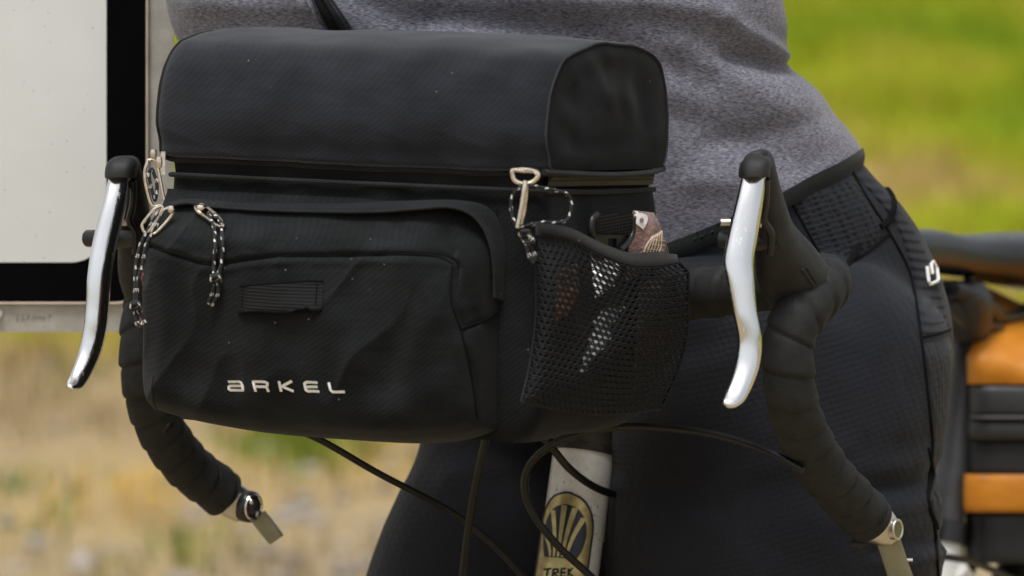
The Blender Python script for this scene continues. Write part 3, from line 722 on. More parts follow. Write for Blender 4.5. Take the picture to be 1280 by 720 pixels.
# head badge
BC = R(7)
def badge(x, y, off=.0006):
    """x -1..1 across, y metres down the head tube"""
    ph = BC + x * R(56); rad = BF * math.cos(ph) + BL * math.sin(ph)
    rad = (rad - HA * rad.dot(HA)).normalized(); return h0 + HA * y + rad * (HR + off)
B0, B1 = .0345, .112
def outline_w(y):                                             # rounded top
    t = (y - B0) / .026; return math.sqrt(max(0.0, 1 - (1 - min(1, t)) ** 2)) if t < 1 else 1 - .10 * math.exp(-((y - .071) / .006) ** 2) * 0
mb = MB(); ny, nx = 46, 25
mb.grid(lambda i, j: badge((2 * i / (nx - 1) - 1) * max(.02, outline_w(B0 + (B1 - B0) * (j / (ny - 1)) ** 1.5)), B0 + (B1 - B0) * (j / (ny - 1)) ** 1.5, .0009), nx, ny)
bd = mb.build('head_badge', M['brass'], bike, ang=None); BDC = Caster(bd)
mb = MB(); rim_pts = [badge(s_ * outline_w(y), y, .0008) for s_, ys_ in ((-1, np.linspace(B1, B0 + .0001, 30)), (1, np.linspace(B0 + .0001, B1, 30))) for y in ys_]
mb.tube(rim_pts, .0009, 6); mb.build('badge_border', M['navy'], bd)
# dark shell-shaped window with gold rays
mb = MB(); EY0, EY1 = .0425, .0795
def ew(y):
    t = (y - EY0) / (EY1 - EY0); return .74 * math.sqrt(max(0, 1 - (1 - min(1, t / .52)) ** 2)) if t < .52 else .74 * (1 - .30 * ((t - .52) / .48) ** 2.2)
mb.grid(lambda i, j: badge((2 * i / 24 - 1) * max(.01, ew(EY0 + (EY1 - EY0) * j / 30)) + .03, EY0 + (EY1 - EY0) * j / 30, .0013), 25, 31); mb.build('badge_window', M['navy'], bd, ang=None)
mb = MB()
for k, (x0, x1, y0) in enumerate(((-.30, -.60, .064), (-.17, -.42, .0475), (-.04, -.06, .0435), (.09, .28, .0445), (.22, .58, .0505))):
    nn_ = 16; bse = len(mb.v)
    for i in range(nn_ + 1):
        t = i / nn_; y = EY1 - .0006 - (EY1 - .0006 - y0) * t; xc = x0 + (x1 - x0) * t ** 1.7 + .03; w = .035 + .055 * t
        mb.v.append(tuple(badge(xc - w, y, .0018))); mb.v.append(tuple(badge(xc + w, y, .0018)))
    for i in range(nn_): mb.f.append((bse+2*i, bse+2*i+1, bse+2*i+3, bse+2*i+2))
mb.build('badge_ray', M['brass'], bd, ang=None)
mb = MB()
for poly in ([(122, 672), (172, 664)], [(150, 668), (140, 722)], [(185, 728), (192, 670), (224, 668), (226, 692), (190, 697), (224, 728)], [(285, 664), (252, 668), (246, 728), (284, 725)], [(250, 696), (280, 693)], [(305, 664), (300, 726)], [(334, 660), (303, 697), (340, 724)]):
    mb.tube([BDC.hit(660 + x / 6, 600 + y / 6, .0004) for x, y in dense(poly, 8)], .0007, 5)
mb.build('badge_lettering', M['navy'], bd)

# handlebar: bare bar inside, padded tape wound round it
RB = [(668, 372, .29), (780, 371, .255), (885, 366, .215), (960, 356, .19), (1014, 348, .172), (1034, 352, .150), (1024, 366, .122), (1004, 388, .102), (987, 420, .096), (985, 455, .096), (990, 500, .104), (1003, 540, .122), (1030, 588, .148), (1060, 622, .170), (1088, 650, .188)]
LB = [(668, 372, .29), (520, 362, .33), (380, 350, .375), (280, 342, .405), (232, 340, .410), (208, 346, .385), (192, 362, .358), (183, 395, .338), (180, 430, .332), (181, 465, .334), (189, 505, .345), (206, 545, .362), (234, 582, .388), (256, 600, .402), (279, 617, .414)]
def bar(path, r0, flip):
    pts = spline([at(*p) for p in path], 330)
    def rr(L, ph, i):
        q = (L / .0200 + flip * ph / (2 * math.pi)) % 1.0
        return r0 + .0027 * (1 - (2 * q - 1) ** 10) * (0.40 + .60 * q) - .0012
    return MB().tube(pts, rr, 28), pts
for path, fl in ((RB, 1), (LB, -1)):
    mb, pts = bar(path, .0162, fl); tp = mb.build('bar_tape', M['tape'], bike, ang=60)
mb = MB(); mb.tube(spline([at(*p) for p in reversed(LB)] + [at(*p) for p in RB[1:]], 120), .0118, 16); mb.build('handlebar', M['alu'], bike)

def lever(Lp, Rp, ds, hd, name='brake_lever'):
    Lp, Rp = spline([(x, y, 0) for x, y in Lp], 60), spline([(x, y, 0) for x, y in Rp], 60); mb = MB(); secs = []
    for i in range(60):
        t = i / 59; d = ci(t, *ds); a, b = at(Lp[i].x, Lp[i].y, d), at(Rp[i].x, Rp[i].y, d); c = (a + b) / 2; A = (b - a) / 2
        nrm = (FWD * 1.0 + XV * .25).normalized(); e = 2.6; k = 1.0
        if t > .93: k = math.sqrt(max(0.04, 1 - ((t - .93) / .07) ** 2))
        secs.append((c, A * k, nrm * hd * k, e))
    mb.loft(secs, 28); return mb.build(name, M['polished'], bike, ang=70)
lever([(929, 214), (922, 245), (911, 290), (905, 325), (909, 350), (917, 392), (923, 428), (917, 462), (906, 490), (900, 506)],
      [(958, 214), (954, 250), (947, 295), (942, 325), (943, 352), (946, 388), (952, 424), (949, 458), (936, 492), (921, 514)], ([0, .32, .55, .75, 1], [.040, .024, .021, .020, .002]), .0062)
lever([(138, 216), (130, 250), (117, 300), (110, 345), (108, 380), (105, 412), (99, 440), (89, 468), (81, 484)],
      [(164, 216), (158, 255), (146, 305), (139, 345), (136, 380), (132, 415), (124, 445), (110, 474), (97, 491)], ([0, .32, .55, .75, 1], [.252, .236, .234, .232, .212]), .0062)
def hood(secs, n=40):
    mb = MB(); S = []
    P_ = spline([at(x, y, d) for x, y, d, *_ in secs], 50); W = [ci(t, np.linspace(0, 1, len(secs)), [q[3] for q in secs]) for t in np.linspace(0, 1, 50)]
    H = [ci(t, np.linspace(0, 1, len(secs)), [q[4] for q in secs]) for t in np.linspace(0, 1, 50)]
    for i in range(50):
        tg = (P_[min(49, i + 1)] - P_[max(0, i - 1)]).normalized(); A = (XV - tg * XV.dot(tg)).normalized(); B_ = tg.cross(A)
        S.append((P_[i], A * W[i] * PX, B_ * H[i] * PX, 2.5))
    mb.loft(S, n); return mb.build('brake_hood', M['rubber'], bike, ang=60)
hr = hood([(1003, 372, .135, 36, 40), (1002, 367, .130, 40, 44), (996, 354, .118, 43, 44), (982, 330, .100, 40, 40), (970, 298, .082, 27, 36), (960, 260, .070, 23, 32), (953, 228, .062, 21, 30), (948, 206, .058, 21, 30), (946, 198, .056, 14, 22), (946, 195.5, .056, 4, 6)])
hl = hood([(196, 372, .36, 34, 36), (190, 360, .345, 36, 40), (178, 335, .322, 33, 38), (170, 298, .304, 24, 34), (166, 260, .290, 21, 31), (162, 230, .274, 19, 28), (158, 210, .27, 19, 28), (157, 202, .268, 13, 19), (157, 199.5, .268, 4, 6)])
# lip of the hood over the lever, pivot bosses, bolts, moulded mark
for hd_, x, y, d, sgn in ((hr, 943, 213, .046, 1), (hl, 151, 214, .258, 1)):
    mb = MB(); c = at(x, y, d); s = PX * (DIST + d) / DIST
    mb.loft([(at(x + ox, yy, d), XV * w_ * s, FWD * h_, 3.0) for ox, yy, w_, h_ in ((0, y + 9, 18.6, .0190), (0, y + 8.2, 19.4, .0200), (0, y + 3, 19.8, .0200), (1.0, y - 4, 20, .0190), (2.0, y - 10, 19, .0170), (3, y - 14.5, 16, .0140), (3.5, y - 17.8, 11, .009), (3.5, y - 19.2, 5, .004))], 36); mb.build('hood_lip', M['rubber'], hd_)
for hd_, pts in ((hr, [(902, 300, .07, 934, 300, .062, .0060), (940, 304, .072, 974, 300, .068, .0064)]), (hl, [(110, 298, .285, 136, 298, .272, .0058), (143, 300, .284, 172, 297, .275, .0062)])):
    for (xa, ya, da, xb, yb, db, r_) in pts:
        mb = MB(); mb.tube([at(xa, ya, da), at(xb, yb, db)], r_, 20); mb.tube([at(xa, ya, da), at(xb, yb, db)], r_ * .5, 12); mb.build('pivot_boss', M['plastic'], hd_)
for hd_, pts in ((hr, [(946, 280, .057), (907, 278, .062)]), (hl, [(153, 278, .270)])):
    for x, y, d in pts:
        mb = MB(); c = at(x, y, d); mb.tube([c - XV * .003, c + XV * .003], .0026, 12); mb.build('pivot_bolt', M['alu'], hd_)
# recessed flat sides of lever bracket (moulded ridge down the hood)
for hd_, pts in ((hr, [(958, 224, .040), (957, 255, .046), (955, 275, .050), (964, 292, .054), (963, 318, .06)]), (hl, [(167, 226, .250), (166, 255, .258), (162, 275, .262), (170, 292, .266), (169, 318, .27)])):
    mb = MB(); mb.tube(spline([at(*p) for p in pts], 24), .0024, 8); mb.build('bracket_edge', M['plastic'], hd_)
HC = Caster(hr); mb = MB(); mb.tube([HC.hit(1002 + 14 * t, 336 + 20 * t, .0002) for t in np.linspace(0, 1, 14)], .0012, 6); mb.tube([HC.hit(1008 + 12 * t, 334 + 20 * t, .0002) for t in np.linspace(0, 1, 14)], .0007, 6); mb.build('moulded_mark', M['rubber'], hr)
# bar-end shifters
def shifter_right():
    e0 = at(1084, 646, .186); e1 = at(1124, 676, .200); ax = (e1 - e0).normalized(); sv = at(1112, 664, .2) - at(1090, 690, .2); sv = (sv - ax * sv.dot(ax)).normalized(); tv = ax.cross(sv)
    mb = MB(); mb.loft([(e0, sv * .0140, tv * .0140, 2), (e0 + ax * .007, sv * .0140, tv * .0138, 2.2), (e0 + ax * .015, sv * .0118, tv * .0115, 2.4), (e0 + ax * .022, sv * .0090, tv * .0095, 2.6), (e0 + ax * .026, sv * .006, tv * .006, 2.6)], 28)
    o = mb.build('bar_end_shifter', M['alu'], bike, ang=50)
    c = at(1122, 662, .184); nx_ = (XV * .75 - FWD * .62).normalized(); v1 = (UPV - nx_ * UPV.dot(nx_)).normalized(); v2 = nx_.cross(v1)
    mb = MB(); ring = [c + v1 * .0062 * math.cos(t) + v2 * .0050 * math.sin(t) for t in np.linspace(0, 2 * math.pi, 33)[:-1]]; mb.tube(ring, .0010, 8, closed=True)
    mb.loft([(c - nx_ * .009, v1 * .0072, v2 * .0062, 2), (c - nx_ * .0002, v1 * .0066, v2 * .0054, 2)], 24); mb.build('pivot_socket', M['alu'], o)
    mb = MB(); mb.loft([(c - nx_ * .0001, v1 * .0056, v2 * .0045, 2), (c + nx_ * .0002, v1 * .0056, v2 * .0045, 2)], 24); mb.build('socket_recess', plain('olive_recess', (0.13, 0.14, 0.05), 0.6), o)
    mb = MB(); a0, a1 = at(1111, 678, .200), at(1140, 766, .220); dv = (a1 - a0).normalized(); w = XV * .0085 - dv * XV.dot(dv) * .0085
    mb.loft([(a0, w * 1.0, FWD * .004, 2.6), (a0 + dv * .02, w, FWD * .0036, 2.6), (a1, w * 1.1, FWD * .003, 2.6), (a1 + dv * .004, w * .8, FWD * .002, 2.6)], 20); mb.build('shift_lever', plain('satin_lever', (0.26, 0.27, 0.22), 0.35, 0.8), o)
    mb = MB(); p = at(1137, 700, .205); mb.tube([p - XV * .002, p + XV * .002], .0012, 8); mb.build('screw', M['alu'], o)
    mb = MB(); p = at(1072, 680, .188); mb.ball(p, .004, 6, (1.4, 1, .8)); mb.build('end_plug_edge', M['rubber'], o)
def shifter_left():
    e0 = at(278, 617, .412); e1 = at(312, 640, .420); ax = (e1 - e0).normalized(); sv = UPV - ax * UPV.dot(ax); sv.normalize(); tv = ax.cross(sv)
    mb = MB(); mb.loft([(e0 - ax * .002, sv * .0125, tv * .0115, 2), (e0 + ax * .010, sv * .0128, tv * .0118, 2.3), (e0 + ax * .019, sv * .0112, tv * .0100, 2.6)], 28); o = mb.build('bar_end_shifter', M['alu'], bike, ang=50)
    c = at(316, 634, .408); nx_ = (XV * .72 - FWD * .66 - UPV * .1).normalized(); v1 = (UPV - nx_ * UPV.dot(nx_)).normalized(); v2 = nx_.cross(v1)
    mb = MB(); mb.loft([(c - nx_ * .016, v1 * .0108, v2 * .0105, 2), (c - nx_ * .002, v1 * .0112, v2 * .0108, 2), (c, v1 * .0102, v2 * .0098, 2)], 28); mb.build('shifter_drum', M['black_metal'], o, ang=50)
    mb = MB(); ring = [c + nx_ * .0006 + v1 * .0085 * math.cos(t) + v2 * .0078 * math.sin(t) for t in np.linspace(0, 2 * math.pi, 33)[:-1]]; mb.tube(ring, .0009, 8, closed=True); mb.build('retaining_ring', M['polished'], o)
    mb = MB(); mb.box(c + nx_ * .0012, v1 * .0050, v2 * .0016, nx_ * .0012); mb.ball(c + nx_ * .001 + v1 * .004 + v2 * .003, .0022, 5); mb.ball(c + nx_ * .001 - v1 * .004 - v2 * .003, .0022, 5); mb.build('adjuster', M['polished'], o)
    mb = MB(); a0, a1 = at(322, 644, .424), at(346, 675, .43); dv = (a1 - a0).normalized(); w = (XV - dv * XV.dot(dv)).normalized() * .0062
    mb.loft([(a0, w, FWD * .003, 4), (a0 + dv * .008, w * 1.05, FWD * .003, 4), (a1 - dv * .002, w * 1.0, FWD * .0028, 4), (a1, w * .92, FWD * .0024, 4)], 20); mb.build('shift_lever', bpy.data.materials['satin_lever'], o)
shifter_right(); shifter_left()
# cables
def cable(pts, r=.0024, mat='housing'):
    mb = MB(); mb.tube(spline([at(*p) for p in pts], 90), r, 10); return mb.build('cable', M[mat], bike)
cable([(1004, 588, .118), (965, 567, .13), (915, 549, .155), (860, 538, .18), (790, 533, .21), (735, 540, .235), (690, 556, .255), (662, 582, .27), (656, 612, .28), (668, 645, .285), (698, 683, .29), (740, 722, .30), (800, 780, .33)], .0026)
cable([(330, 520, .20), (400, 550, .235), (470, 590, .275), (560, 638, .32), (615, 680, .335), (660, 730, .345), (700, 790, .36)])
cable([(612, 520, .25), (605, 558, .27), (592, 620, .29), (583, 680, .30), (577, 735, .31), (572, 800, .32)], .0026)
cable([(640, 500, .26), (690, 560, .29), (712, 586, .30), (740, 607, .318), (768, 618, .345), (800, 622, .40)], .0027)
cable([(196, 560, .355), (205, 538, .340), (216, 528, .345), (226, 524, .38)], .0022)
# bag bracket
mb = MB(); br0 = bag(-.10, -.16, -.05); mb.loft([(br0, BL * .03, GU * .02, 6), (at(668, 375, .285), BL * .03, GU * .012, 6)], 16); mb.build('bag_bracket', M['plastic'], bike)

# ------------------------------------------------------------------ handlebar bag
LW, LD = .2826, .174
hb = thing('handlebar_bag', bag(-LW / 2, -LD / 2, -.17), 'black fabric handlebar bag with zipped front pocket and white lettering on the bicycle', 'bag')
prof = spline([(-.012, -.0055, 0), (-.0045, -.0035, 0), (-.0020, .004, 0), (.0018, .013, 0), (.0036, .024, 0), (.0010, .040, 0), (-.0068, .0563, 0), (-.0215, .0696, 0), (-.053, .0767, 0), (-.0865, .0785, 0), (-.122, .0778, 0), (-.154, .0705, 0), (-.1695, .050, 0), (-.1735, .022, 0), (-.172, .004, 0), (-.166, -.0045, 0)], 90)
pc = Vector((-.086, .03, 0))
def lid_pt(i, j, na):
    t = i / (na - 1); a = -LW + LW * t; e = min(t, 1 - t) * LW
    k = 1 - .030 * math.exp(-e / .0035) - .020 * math.exp(-e / .018)
    q = pc + (prof[j] - pc) * k; p = bag(a, q.x, q.y)
    up = max(0, q.y) / .08
    amp = .0026 * nz(p, 12, 1) + .0013 * nz(p, 34, 4) + .0010 * (1 - abs(nz((a * 14 + q.y * 40, q.x * 30, q.y * 10), 1.0, 6))) ** 4 + .0022 * math.sin(math.pi * t) * up
    if q.y > .0: amp += .0012 * math.exp(-((q.y - .012) / .008) ** 2) * nz((a, 0, 0), 45, 8)
    d = (q - pc).normalized(); return p + (GF * d.x + GU * d.y) * amp
mb = MB(); NA = 110
mb.grid(lambda i, j: lid_pt(i, j, NA), NA, len(prof)); lid = mb.build('lid', M['lid'], hb, ang=None)
def cap(side):
    t = 1 if side > 0 else 0; edge_ = [Vector(lid_pt(NA - 1 if t else 0, j, NA)) for j in range(len(prof))]
    c = sum(edge_, Vector()) / len(edge_); mb = MB(); n = 22
    def f(j, r):
        k = 1 - r / (n - 1); p = c + (edge_[j] - c) * k; bl = .0055 * (1 - k ** 4) * side - .003 * side * math.exp(-((k - .55) / .25) ** 2)
        return p + BL * (bl * .6 + .0020 * nz(p, 22, 2) * (1 - k ** 6) + .0016 * nz(p, 55, 5) * (1 - k ** 6))
    mb.grid(f, len(prof), n, cu=True)
    # close the underside edge
    return mb.build('lid_end', fabric('lid_cordura_shaded', (0.0062, 0.0072, 0.0094), sheen=0.07, spec=.06, weave=1500, wv=0.2, var=.45) if side > 0 else M['lid'], hb, ang=None), edge_  # right end: lid fabric again, its shade put into a darker base
le, edR = cap(1); _, edL = cap(-1)
mb = MB(); mb.tube([p + BL * .0004 for p in edR[2:-2]], .0008, 6); mb.build('piping', M['pipe'], lid)
mb = MB(); mb.tube([p - BL * .0004 for p in edL[2:-2]], .0011, 6); mb.build('piping', M['trim'], lid)
mb = MB()   # lid hem: a narrow bound lip all round
hemp = [Vector(lid_pt(i, 1, NA)) + GF * .0014 - GU * .0012 for i in range(0, NA, 2)]; mb.tube(hemp, .0020, 8)
mb.tube(spline([bag(-.001, -.002, -.0042), bag(.0015, -.04, -.0055), bag(.0025, -.09, -.0065), bag(.0015, -.14, -.0055), bag(-.002, -.171, -.003)], 40), .0020, 8); mb.build('lid_hem', M['trim'], lid)
def stitches(pts, parent, mat='pipe', L=.0016, gap=.0013, r=.00028, name='stitching'):
    mb = MB(); acc = 0; pts = [Vector(p) for p in pts]
    tot = sum((b - a).length for a, b in zip(pts[:-1], pts[1:])); n = int(tot / (L + gap)); cum = [0]
    for a, b in zip(pts[:-1], pts[1:]): cum.append(cum[-1] + (b - a).length)
    def P_(s_):
        i = min(int(np.searchsorted(cum, s_)), len(pts) - 1); i = max(1, i); t = (s_ - cum[i-1]) / max(1e-9, cum[i] - cum[i-1]); return pts[i-1].lerp(pts[i], min(1, max(0, t)))
    for k in range(n):
        a = P_(k * (L + gap)); b = P_(k * (L + gap) + L); mb.tube([a, b], r, 4)
    o = mb.build(name, M[mat], parent, recalc=False); o['kind'] = 'stuff'; return o
LC = Caster(lid)
stitches([LC.nearest(Vector(lid_pt(i, 6, NA)), .0003) for i in range(2, NA - 2)], lid)
# body
def body_secs():
    out = []
    for k, c in enumerate(np.linspace(-.0155, -.176, 40)):
        t = k / 39; bul = .004 * math.sin(math.pi * t); tap = 0 if c > -.155 else ((-.155 - c) / .021) ** 2
        a0, a1 = -LW + .006 - bul * .3 + tap * .008, -.004 + bul - tap * .010; b0, b1 = -.007 + bul * .4 - tap * .006, -.168 - bul + tap * .018
        out.append((c, (a0 + a1) / 2, (a1 - a0) / 2, (b0 + b1) / 2, (b0 - b1) / 2))
    return out
mb = MB(); secs = [(bag(am, bm, c), BL * ah, GF * bh, ('r', .009)) for c, am, ah, bm, bh in body_secs()]
mb.loft(secs, 220); bodyo = mb.build('bag_body', M['cloth'], hb, ang=50)
for v in bodyo.data.vertices:
    q = v.co - GO; b_ = q.dot(GF); c_ = q.dot(GU); v.co += v.normal * (.0014 * nz(v.co, 22, 3) + .0008 * nz(v.co, 55)) + GU * (max(0, -.15 - c_) / .026) * .007 * min(1, -b_ / .17)
# zip band between lid and body
mb = MB(); zs = [(bag(-LW / 2, -.087, c), BL * (LW / 2 - .0045 - e), GF * (.0795 - e), ('r', .006)) for c, e in ((.004, .002), (-.004, .0005), (-.010, .0012), (-.017, .002))]
mb.loft(zs, 160, caps=False); zb = mb.build('zip_band', M['cloth_dark'], hb, ang=50)
mb = MB()
loop = [(-LW + .010, -.0060), (-.012, -.0060), (-.0036, -.014), (-.0032, -.09), (-.0036, -.16)]
lp = spline([bag(a, b, -.0095) for a, b in loop], 300)
rowpts = [(bag(-.0012, b, -.0085)) for b in np.linspace(-.012, -.155, 124)]
for i, p in enumerate(rowpts): mb.box(p + GU * (.0006 if i % 2 else -.0006), GF * .00040, GU * .0011, BL * .0007)
o = mb.build('zip_teeth', plain('zip_teeth', (0.022, 0.018, 0.010), 0.4), hb, smooth=False, recalc=False); o['kind'] = 'stuff'
mb = MB(); mb.grid(lambda i, j: bag(-.0022, -.010 - .147 * i / 39, -.0048 - .0085 * j / 3) + BL * .0006 * math.sin(math.pi * j / 3), 40, 4); mb.build('zip_tape', plain('olive_zip_tape', (0.012, 0.010, 0.006), 0.5), hb, ang=None)
mb = MB(); mb.tube(spline([bag(-LW + .0085, -.02, -.0168), bag(-LW + .012, -.0052, -.0168), bag(-.2, -.0042, -.0170), bag(-.1, -.0042, -.0168), bag(-.010, -.0048, -.0165), bag(-.003, -.02, -.0165), bag(-.003, -.09, -.0175), bag(-.005, -.165, -.0165)], 160), .0016, 8); mb.build('body_hem', M['trim'], hb)
# a loose flap of lining showing between lid and body
# front pocket
PA0, PA1 = -.2785, -.0315
def pv(c):
    return ci(c, [-.186, -.1835, -.178, -.168, -.14, -.10, -.066, -.054, -.040, -.031, -.026], [.0, .016, .030, .041, .0475, .0490, .0470, .0405, .0230, .0075, .001])
CR = [(.0, 0)]
def pocket_pt(s_, t_):
    """s 0..1 across, t 0..1 down"""
    x = 2 * s_ - 1; xa = math.copysign(abs(x) ** .82, x)
    c = -.026 - .160 * t_
    bow = .010 * (1 - x * x) if t_ > .5 else 0
    a = PA0 + (PA1 - PA0) * (xa + 1) / 2
    E = (max(0, 1 - abs(xa) ** 9)) ** (1 / 3.2)
    h = pv(c) * E
    c2 = c + .0055 * max(0, t_ - .45) / .55 + .011 * (max(0, t_ - .5) / .5) * max(0, -x) ** 2.0 + .013 * (max(0, t_ - .6) / .4) * max(0, x) ** 4
    if x > .55: c2 -= .018 * ((x - .55) / .45) ** 2.2 * max(0, 1 - t_ * 3.0)     # top corner falls away on the right
    p = bag(a, -.008 + h, c2)
    return p
SEAMS = [[(188, 308), (215, 318), (250, 329), (275, 331), (310, 325), (350, 320), (440, 320), (500, 318), (545, 321), (566, 330)], [(566, 330), (563, 352), (564, 378), (575, 411), (585, 450), (592, 490), (596, 522)], [(574, 412), (592, 405), (610, 398), (622, 391)]]
SEG = [(*a, *b) for p_ in SEAMS for a, b in zip(p_[:-1], p_[1:])]
PF = [(300, 298, 470, 303, 16, .003), (560, 420, 610, 500, 22, -.004), (510, 330, 560, 430, 26, .003), (225, 345, 285, 470, 30, -.004), (300, 370, 340, 460, 40, .003), (195, 430, 330, 520, 26, -.002), (205, 345, 200, 500, 16, .003), (548, 300, 585, 400, 20, -.010), (470, 480, 540, 340, 26, -.0045), (430, 420, 470, 520, 34, .003), (520, 500, 590, 450, 22, .003), (240, 300, 330, 300, 14, .002),
      (420, 318, 560, 318, 7, -.0012), (500, 285, 590, 290, 16, -.005), (330, 395, 420, 400, 20, .0025), (235, 480, 330, 520, 22, -.002), (350, 300, 470, 290, 14, -.002)]
mb = MB(); PU, PV_ = 240, 180
def pocket_v(i, j):
    p = pocket_pt(i / (PU - 1), j / (PV_ - 1)); q = p - CAM; D = q.dot(FWD); x = 640 + q.x / D * DIST / PX; y = 360 - q.dot(UPV) / D * DIST / PX
    k = min(1, max(0, (p - GO).dot(GF) + .004) / .03)
    rg = 1.35 * (1 - abs(nz((x * .013 + y * .006, y * .009 - x * .004, .5), 1.0, 11))) ** 3; a = (.0030 * nz(p, 14, 6) + .0014 * nz(p, 38, 2) + .0030 * (rg - .4)) * k
    for (x0, y0, x1, y1, w, am) in PF:
        dd = seg_dist(x, y, (x0, y0, x1, y1)) / w
        if dd < 3: a += am * math.exp(-dd * dd) * k
    sdm = min(seg_dist(x, y, q_) for q_ in SEG)
    if sdm < 16: a += (-.0022 * math.exp(-(sdm / 3.2) ** 2) + .0010 * math.exp(-((sdm - 8) / 5) ** 2) * (1 + 1.5 * nz((x * .05, y * .05, 2)))) * k
    return p + GF * a
mb.grid(pocket_v, PU, PV_); pocket = mb.build('front_pocket', M['cloth'], hb, ang=None); PC = Caster(pocket)
def groove(pts, r, mat, parent=pocket, name='seam', off=.0003, cast=PC, n=70):
    return seam_on(cast, pts, r, name, mat, parent, off, n)
groove([(188, 308), (215, 318), (250, 329), (275, 331), (310, 325), (350, 320), (440, 320), (500, 318), (545, 321), (566, 330)], .0007, M['seam'])  # near-black tubes paint the shadow line along the pocket seams
groove([(566, 330), (563, 352), (564, 378), (575, 411), (585, 450), (592, 490), (596, 522)], .0007, M['seam'])
groove([(574, 412), (592, 405), (610, 398), (622, 391)], .0008, M['seam'])
groove([(192, 470), (190, 490), (193, 508), (203, 517), (225, 523)], .0009, M['trim'])
groove([(206, 518), (250, 532), (320, 541), (390, 549)], .0009, M['trim'])
# rain flap over the pocket's zip: runs along the top and turns down the right side
mb = MB(); fl = [(213, 258, .012), (235, 254, .013), (270, 259, .013), (330, 263, .013), (400, 265, .013), (470, 265, .013), (525, 261, .012), (560, 259, .011), (585, 266, .010), (602, 282, .009), (612, 305, .008), (617, 335, .007), (618, 372, .006)]
fl = spline([(x, y, b) for x, y, b in fl], 120)
tops = spline([(213, 250, 0), (240, 247, 0), (300, 250, 0), (400, 253, 0), (480, 252, 0), (530, 250, 0), (572, 250, 0), (604, 256, 0), (622, 272, 0), (630, 300, 0), (632, 325, 0), (631, 350, 0), (630, 376, 0)], 120)
def flap(i, j):
    t = j / 7; x = tops[i].x * (1 - t) + fl[i].x * t; y = tops[i].y * (1 - t) + fl[i].y * t; b = -.0050 * (1 - t) + (fl[i].z + .0030) * t ** .8
    a, c = bag_b(x, y, b); return bag(a, b, c)
mb.grid(flap, 120, 8); rf = mb.build('zip_flap', M['cloth'], hb, ang=None)
ed = [flap(i, 7) for i in range(120)]
mb = MB(); mb.tube(ed, .0008, 8); mb.build('flap_binding', M['trim'], rf)
stitches([flap(i, 5) + GF * .0006 for i in range(2, 118)], rf)
mb = MB(); 
def lip(i, j):
    p = flap(i, 7); return p - GF * (.010 * j / 3) + GU * (-.001 + .0 * j)
mb.grid(lip, 120, 4); mb.build('flap_underside', M['cloth_dark'], rf, ang=None)
# right column of stitching beside the pocket
BDY = Caster(bodyo)
stitches([BDY.hit(622 + 3 * t, 262 + 130 * t, .0006) for t in np.linspace(0, 1, 30)], bodyo, 'seam', .0022, .0016, .0006)
# webbing loop
mb = MB()
def web(i, j):
    s_, t_ = i / 39, j / 11; x = 301 + 104 * s_ + 2.5 * t_ * -1; y = (358 - 6 * s_) + (35 - 2 * (1 - s_)) * t_ + 2 * math.sin(math.pi * s_) * (t_ - .5)
    return PC.hit(x, y, .0006 + .0042 * min(1, math.sin(math.pi * s_) * 2.2) * (1 if 0 < t_ < 1 else .9))
mb.grid(web, 40, 12); wl_ = mb.build('webbing_loop', M['webbing'], pocket, ang=None)
mb = MB(); mb.tube([web(i, 11) for i in range(40)], .0007, 6); mb.tube([web(i, 0) for i in range(40)], .0007, 6); mb.build('webbing_edge', M['seam'], pocket)
WC = Caster(wl_)
stitches([PC.hit(307 - 2 * t, 360 + 30 * t, .0024) for t in np.linspace(0, 1, 10)], pocket, 'seam', .0016, .001, .0006); stitches([PC.hit(399 - 2 * t, 355 + 32 * t, .0024) for t in np.linspace(0, 1, 10)], pocket, 'seam', .0016, .001, .0006)
# lettering on the pocket
mb = MB()
def lp_(x, y): return PC.hit(270 + x / 7.11, 460 + y / 7.11, .0006)
AK = [[(112, 121), (212, 120), (232, 130), (240, 155), (246, 197)], [(250, 196), (132, 195), (119, 184), (120, 166), (132, 158), (238, 157)],
      [(357, 206), (335, 120)], [(328, 121), (440, 121), (458, 130), (459, 150), (446, 162), (346, 162)], [(436, 162), (456, 172), (470, 208)],
      [(562, 113), (583, 206)], [(678, 113), (588, 160), (694, 204)], [(906, 129), (806, 125), (791, 138), (803, 190), (822, 204), (922, 208)], [(800, 166), (906, 167)],
      [(1006, 127), (1022, 192), (1040, 211), (1148, 209)]]
for poly in AK: ribbon(mb, [lp_(*p) for p in dense(poly, 14)], (PC.hit(350, 480) - PC.hit(350, 480, .01)).normalized() * -1, .00185)
mb.build('lettering', M['white_print'], pocket, ang=None)

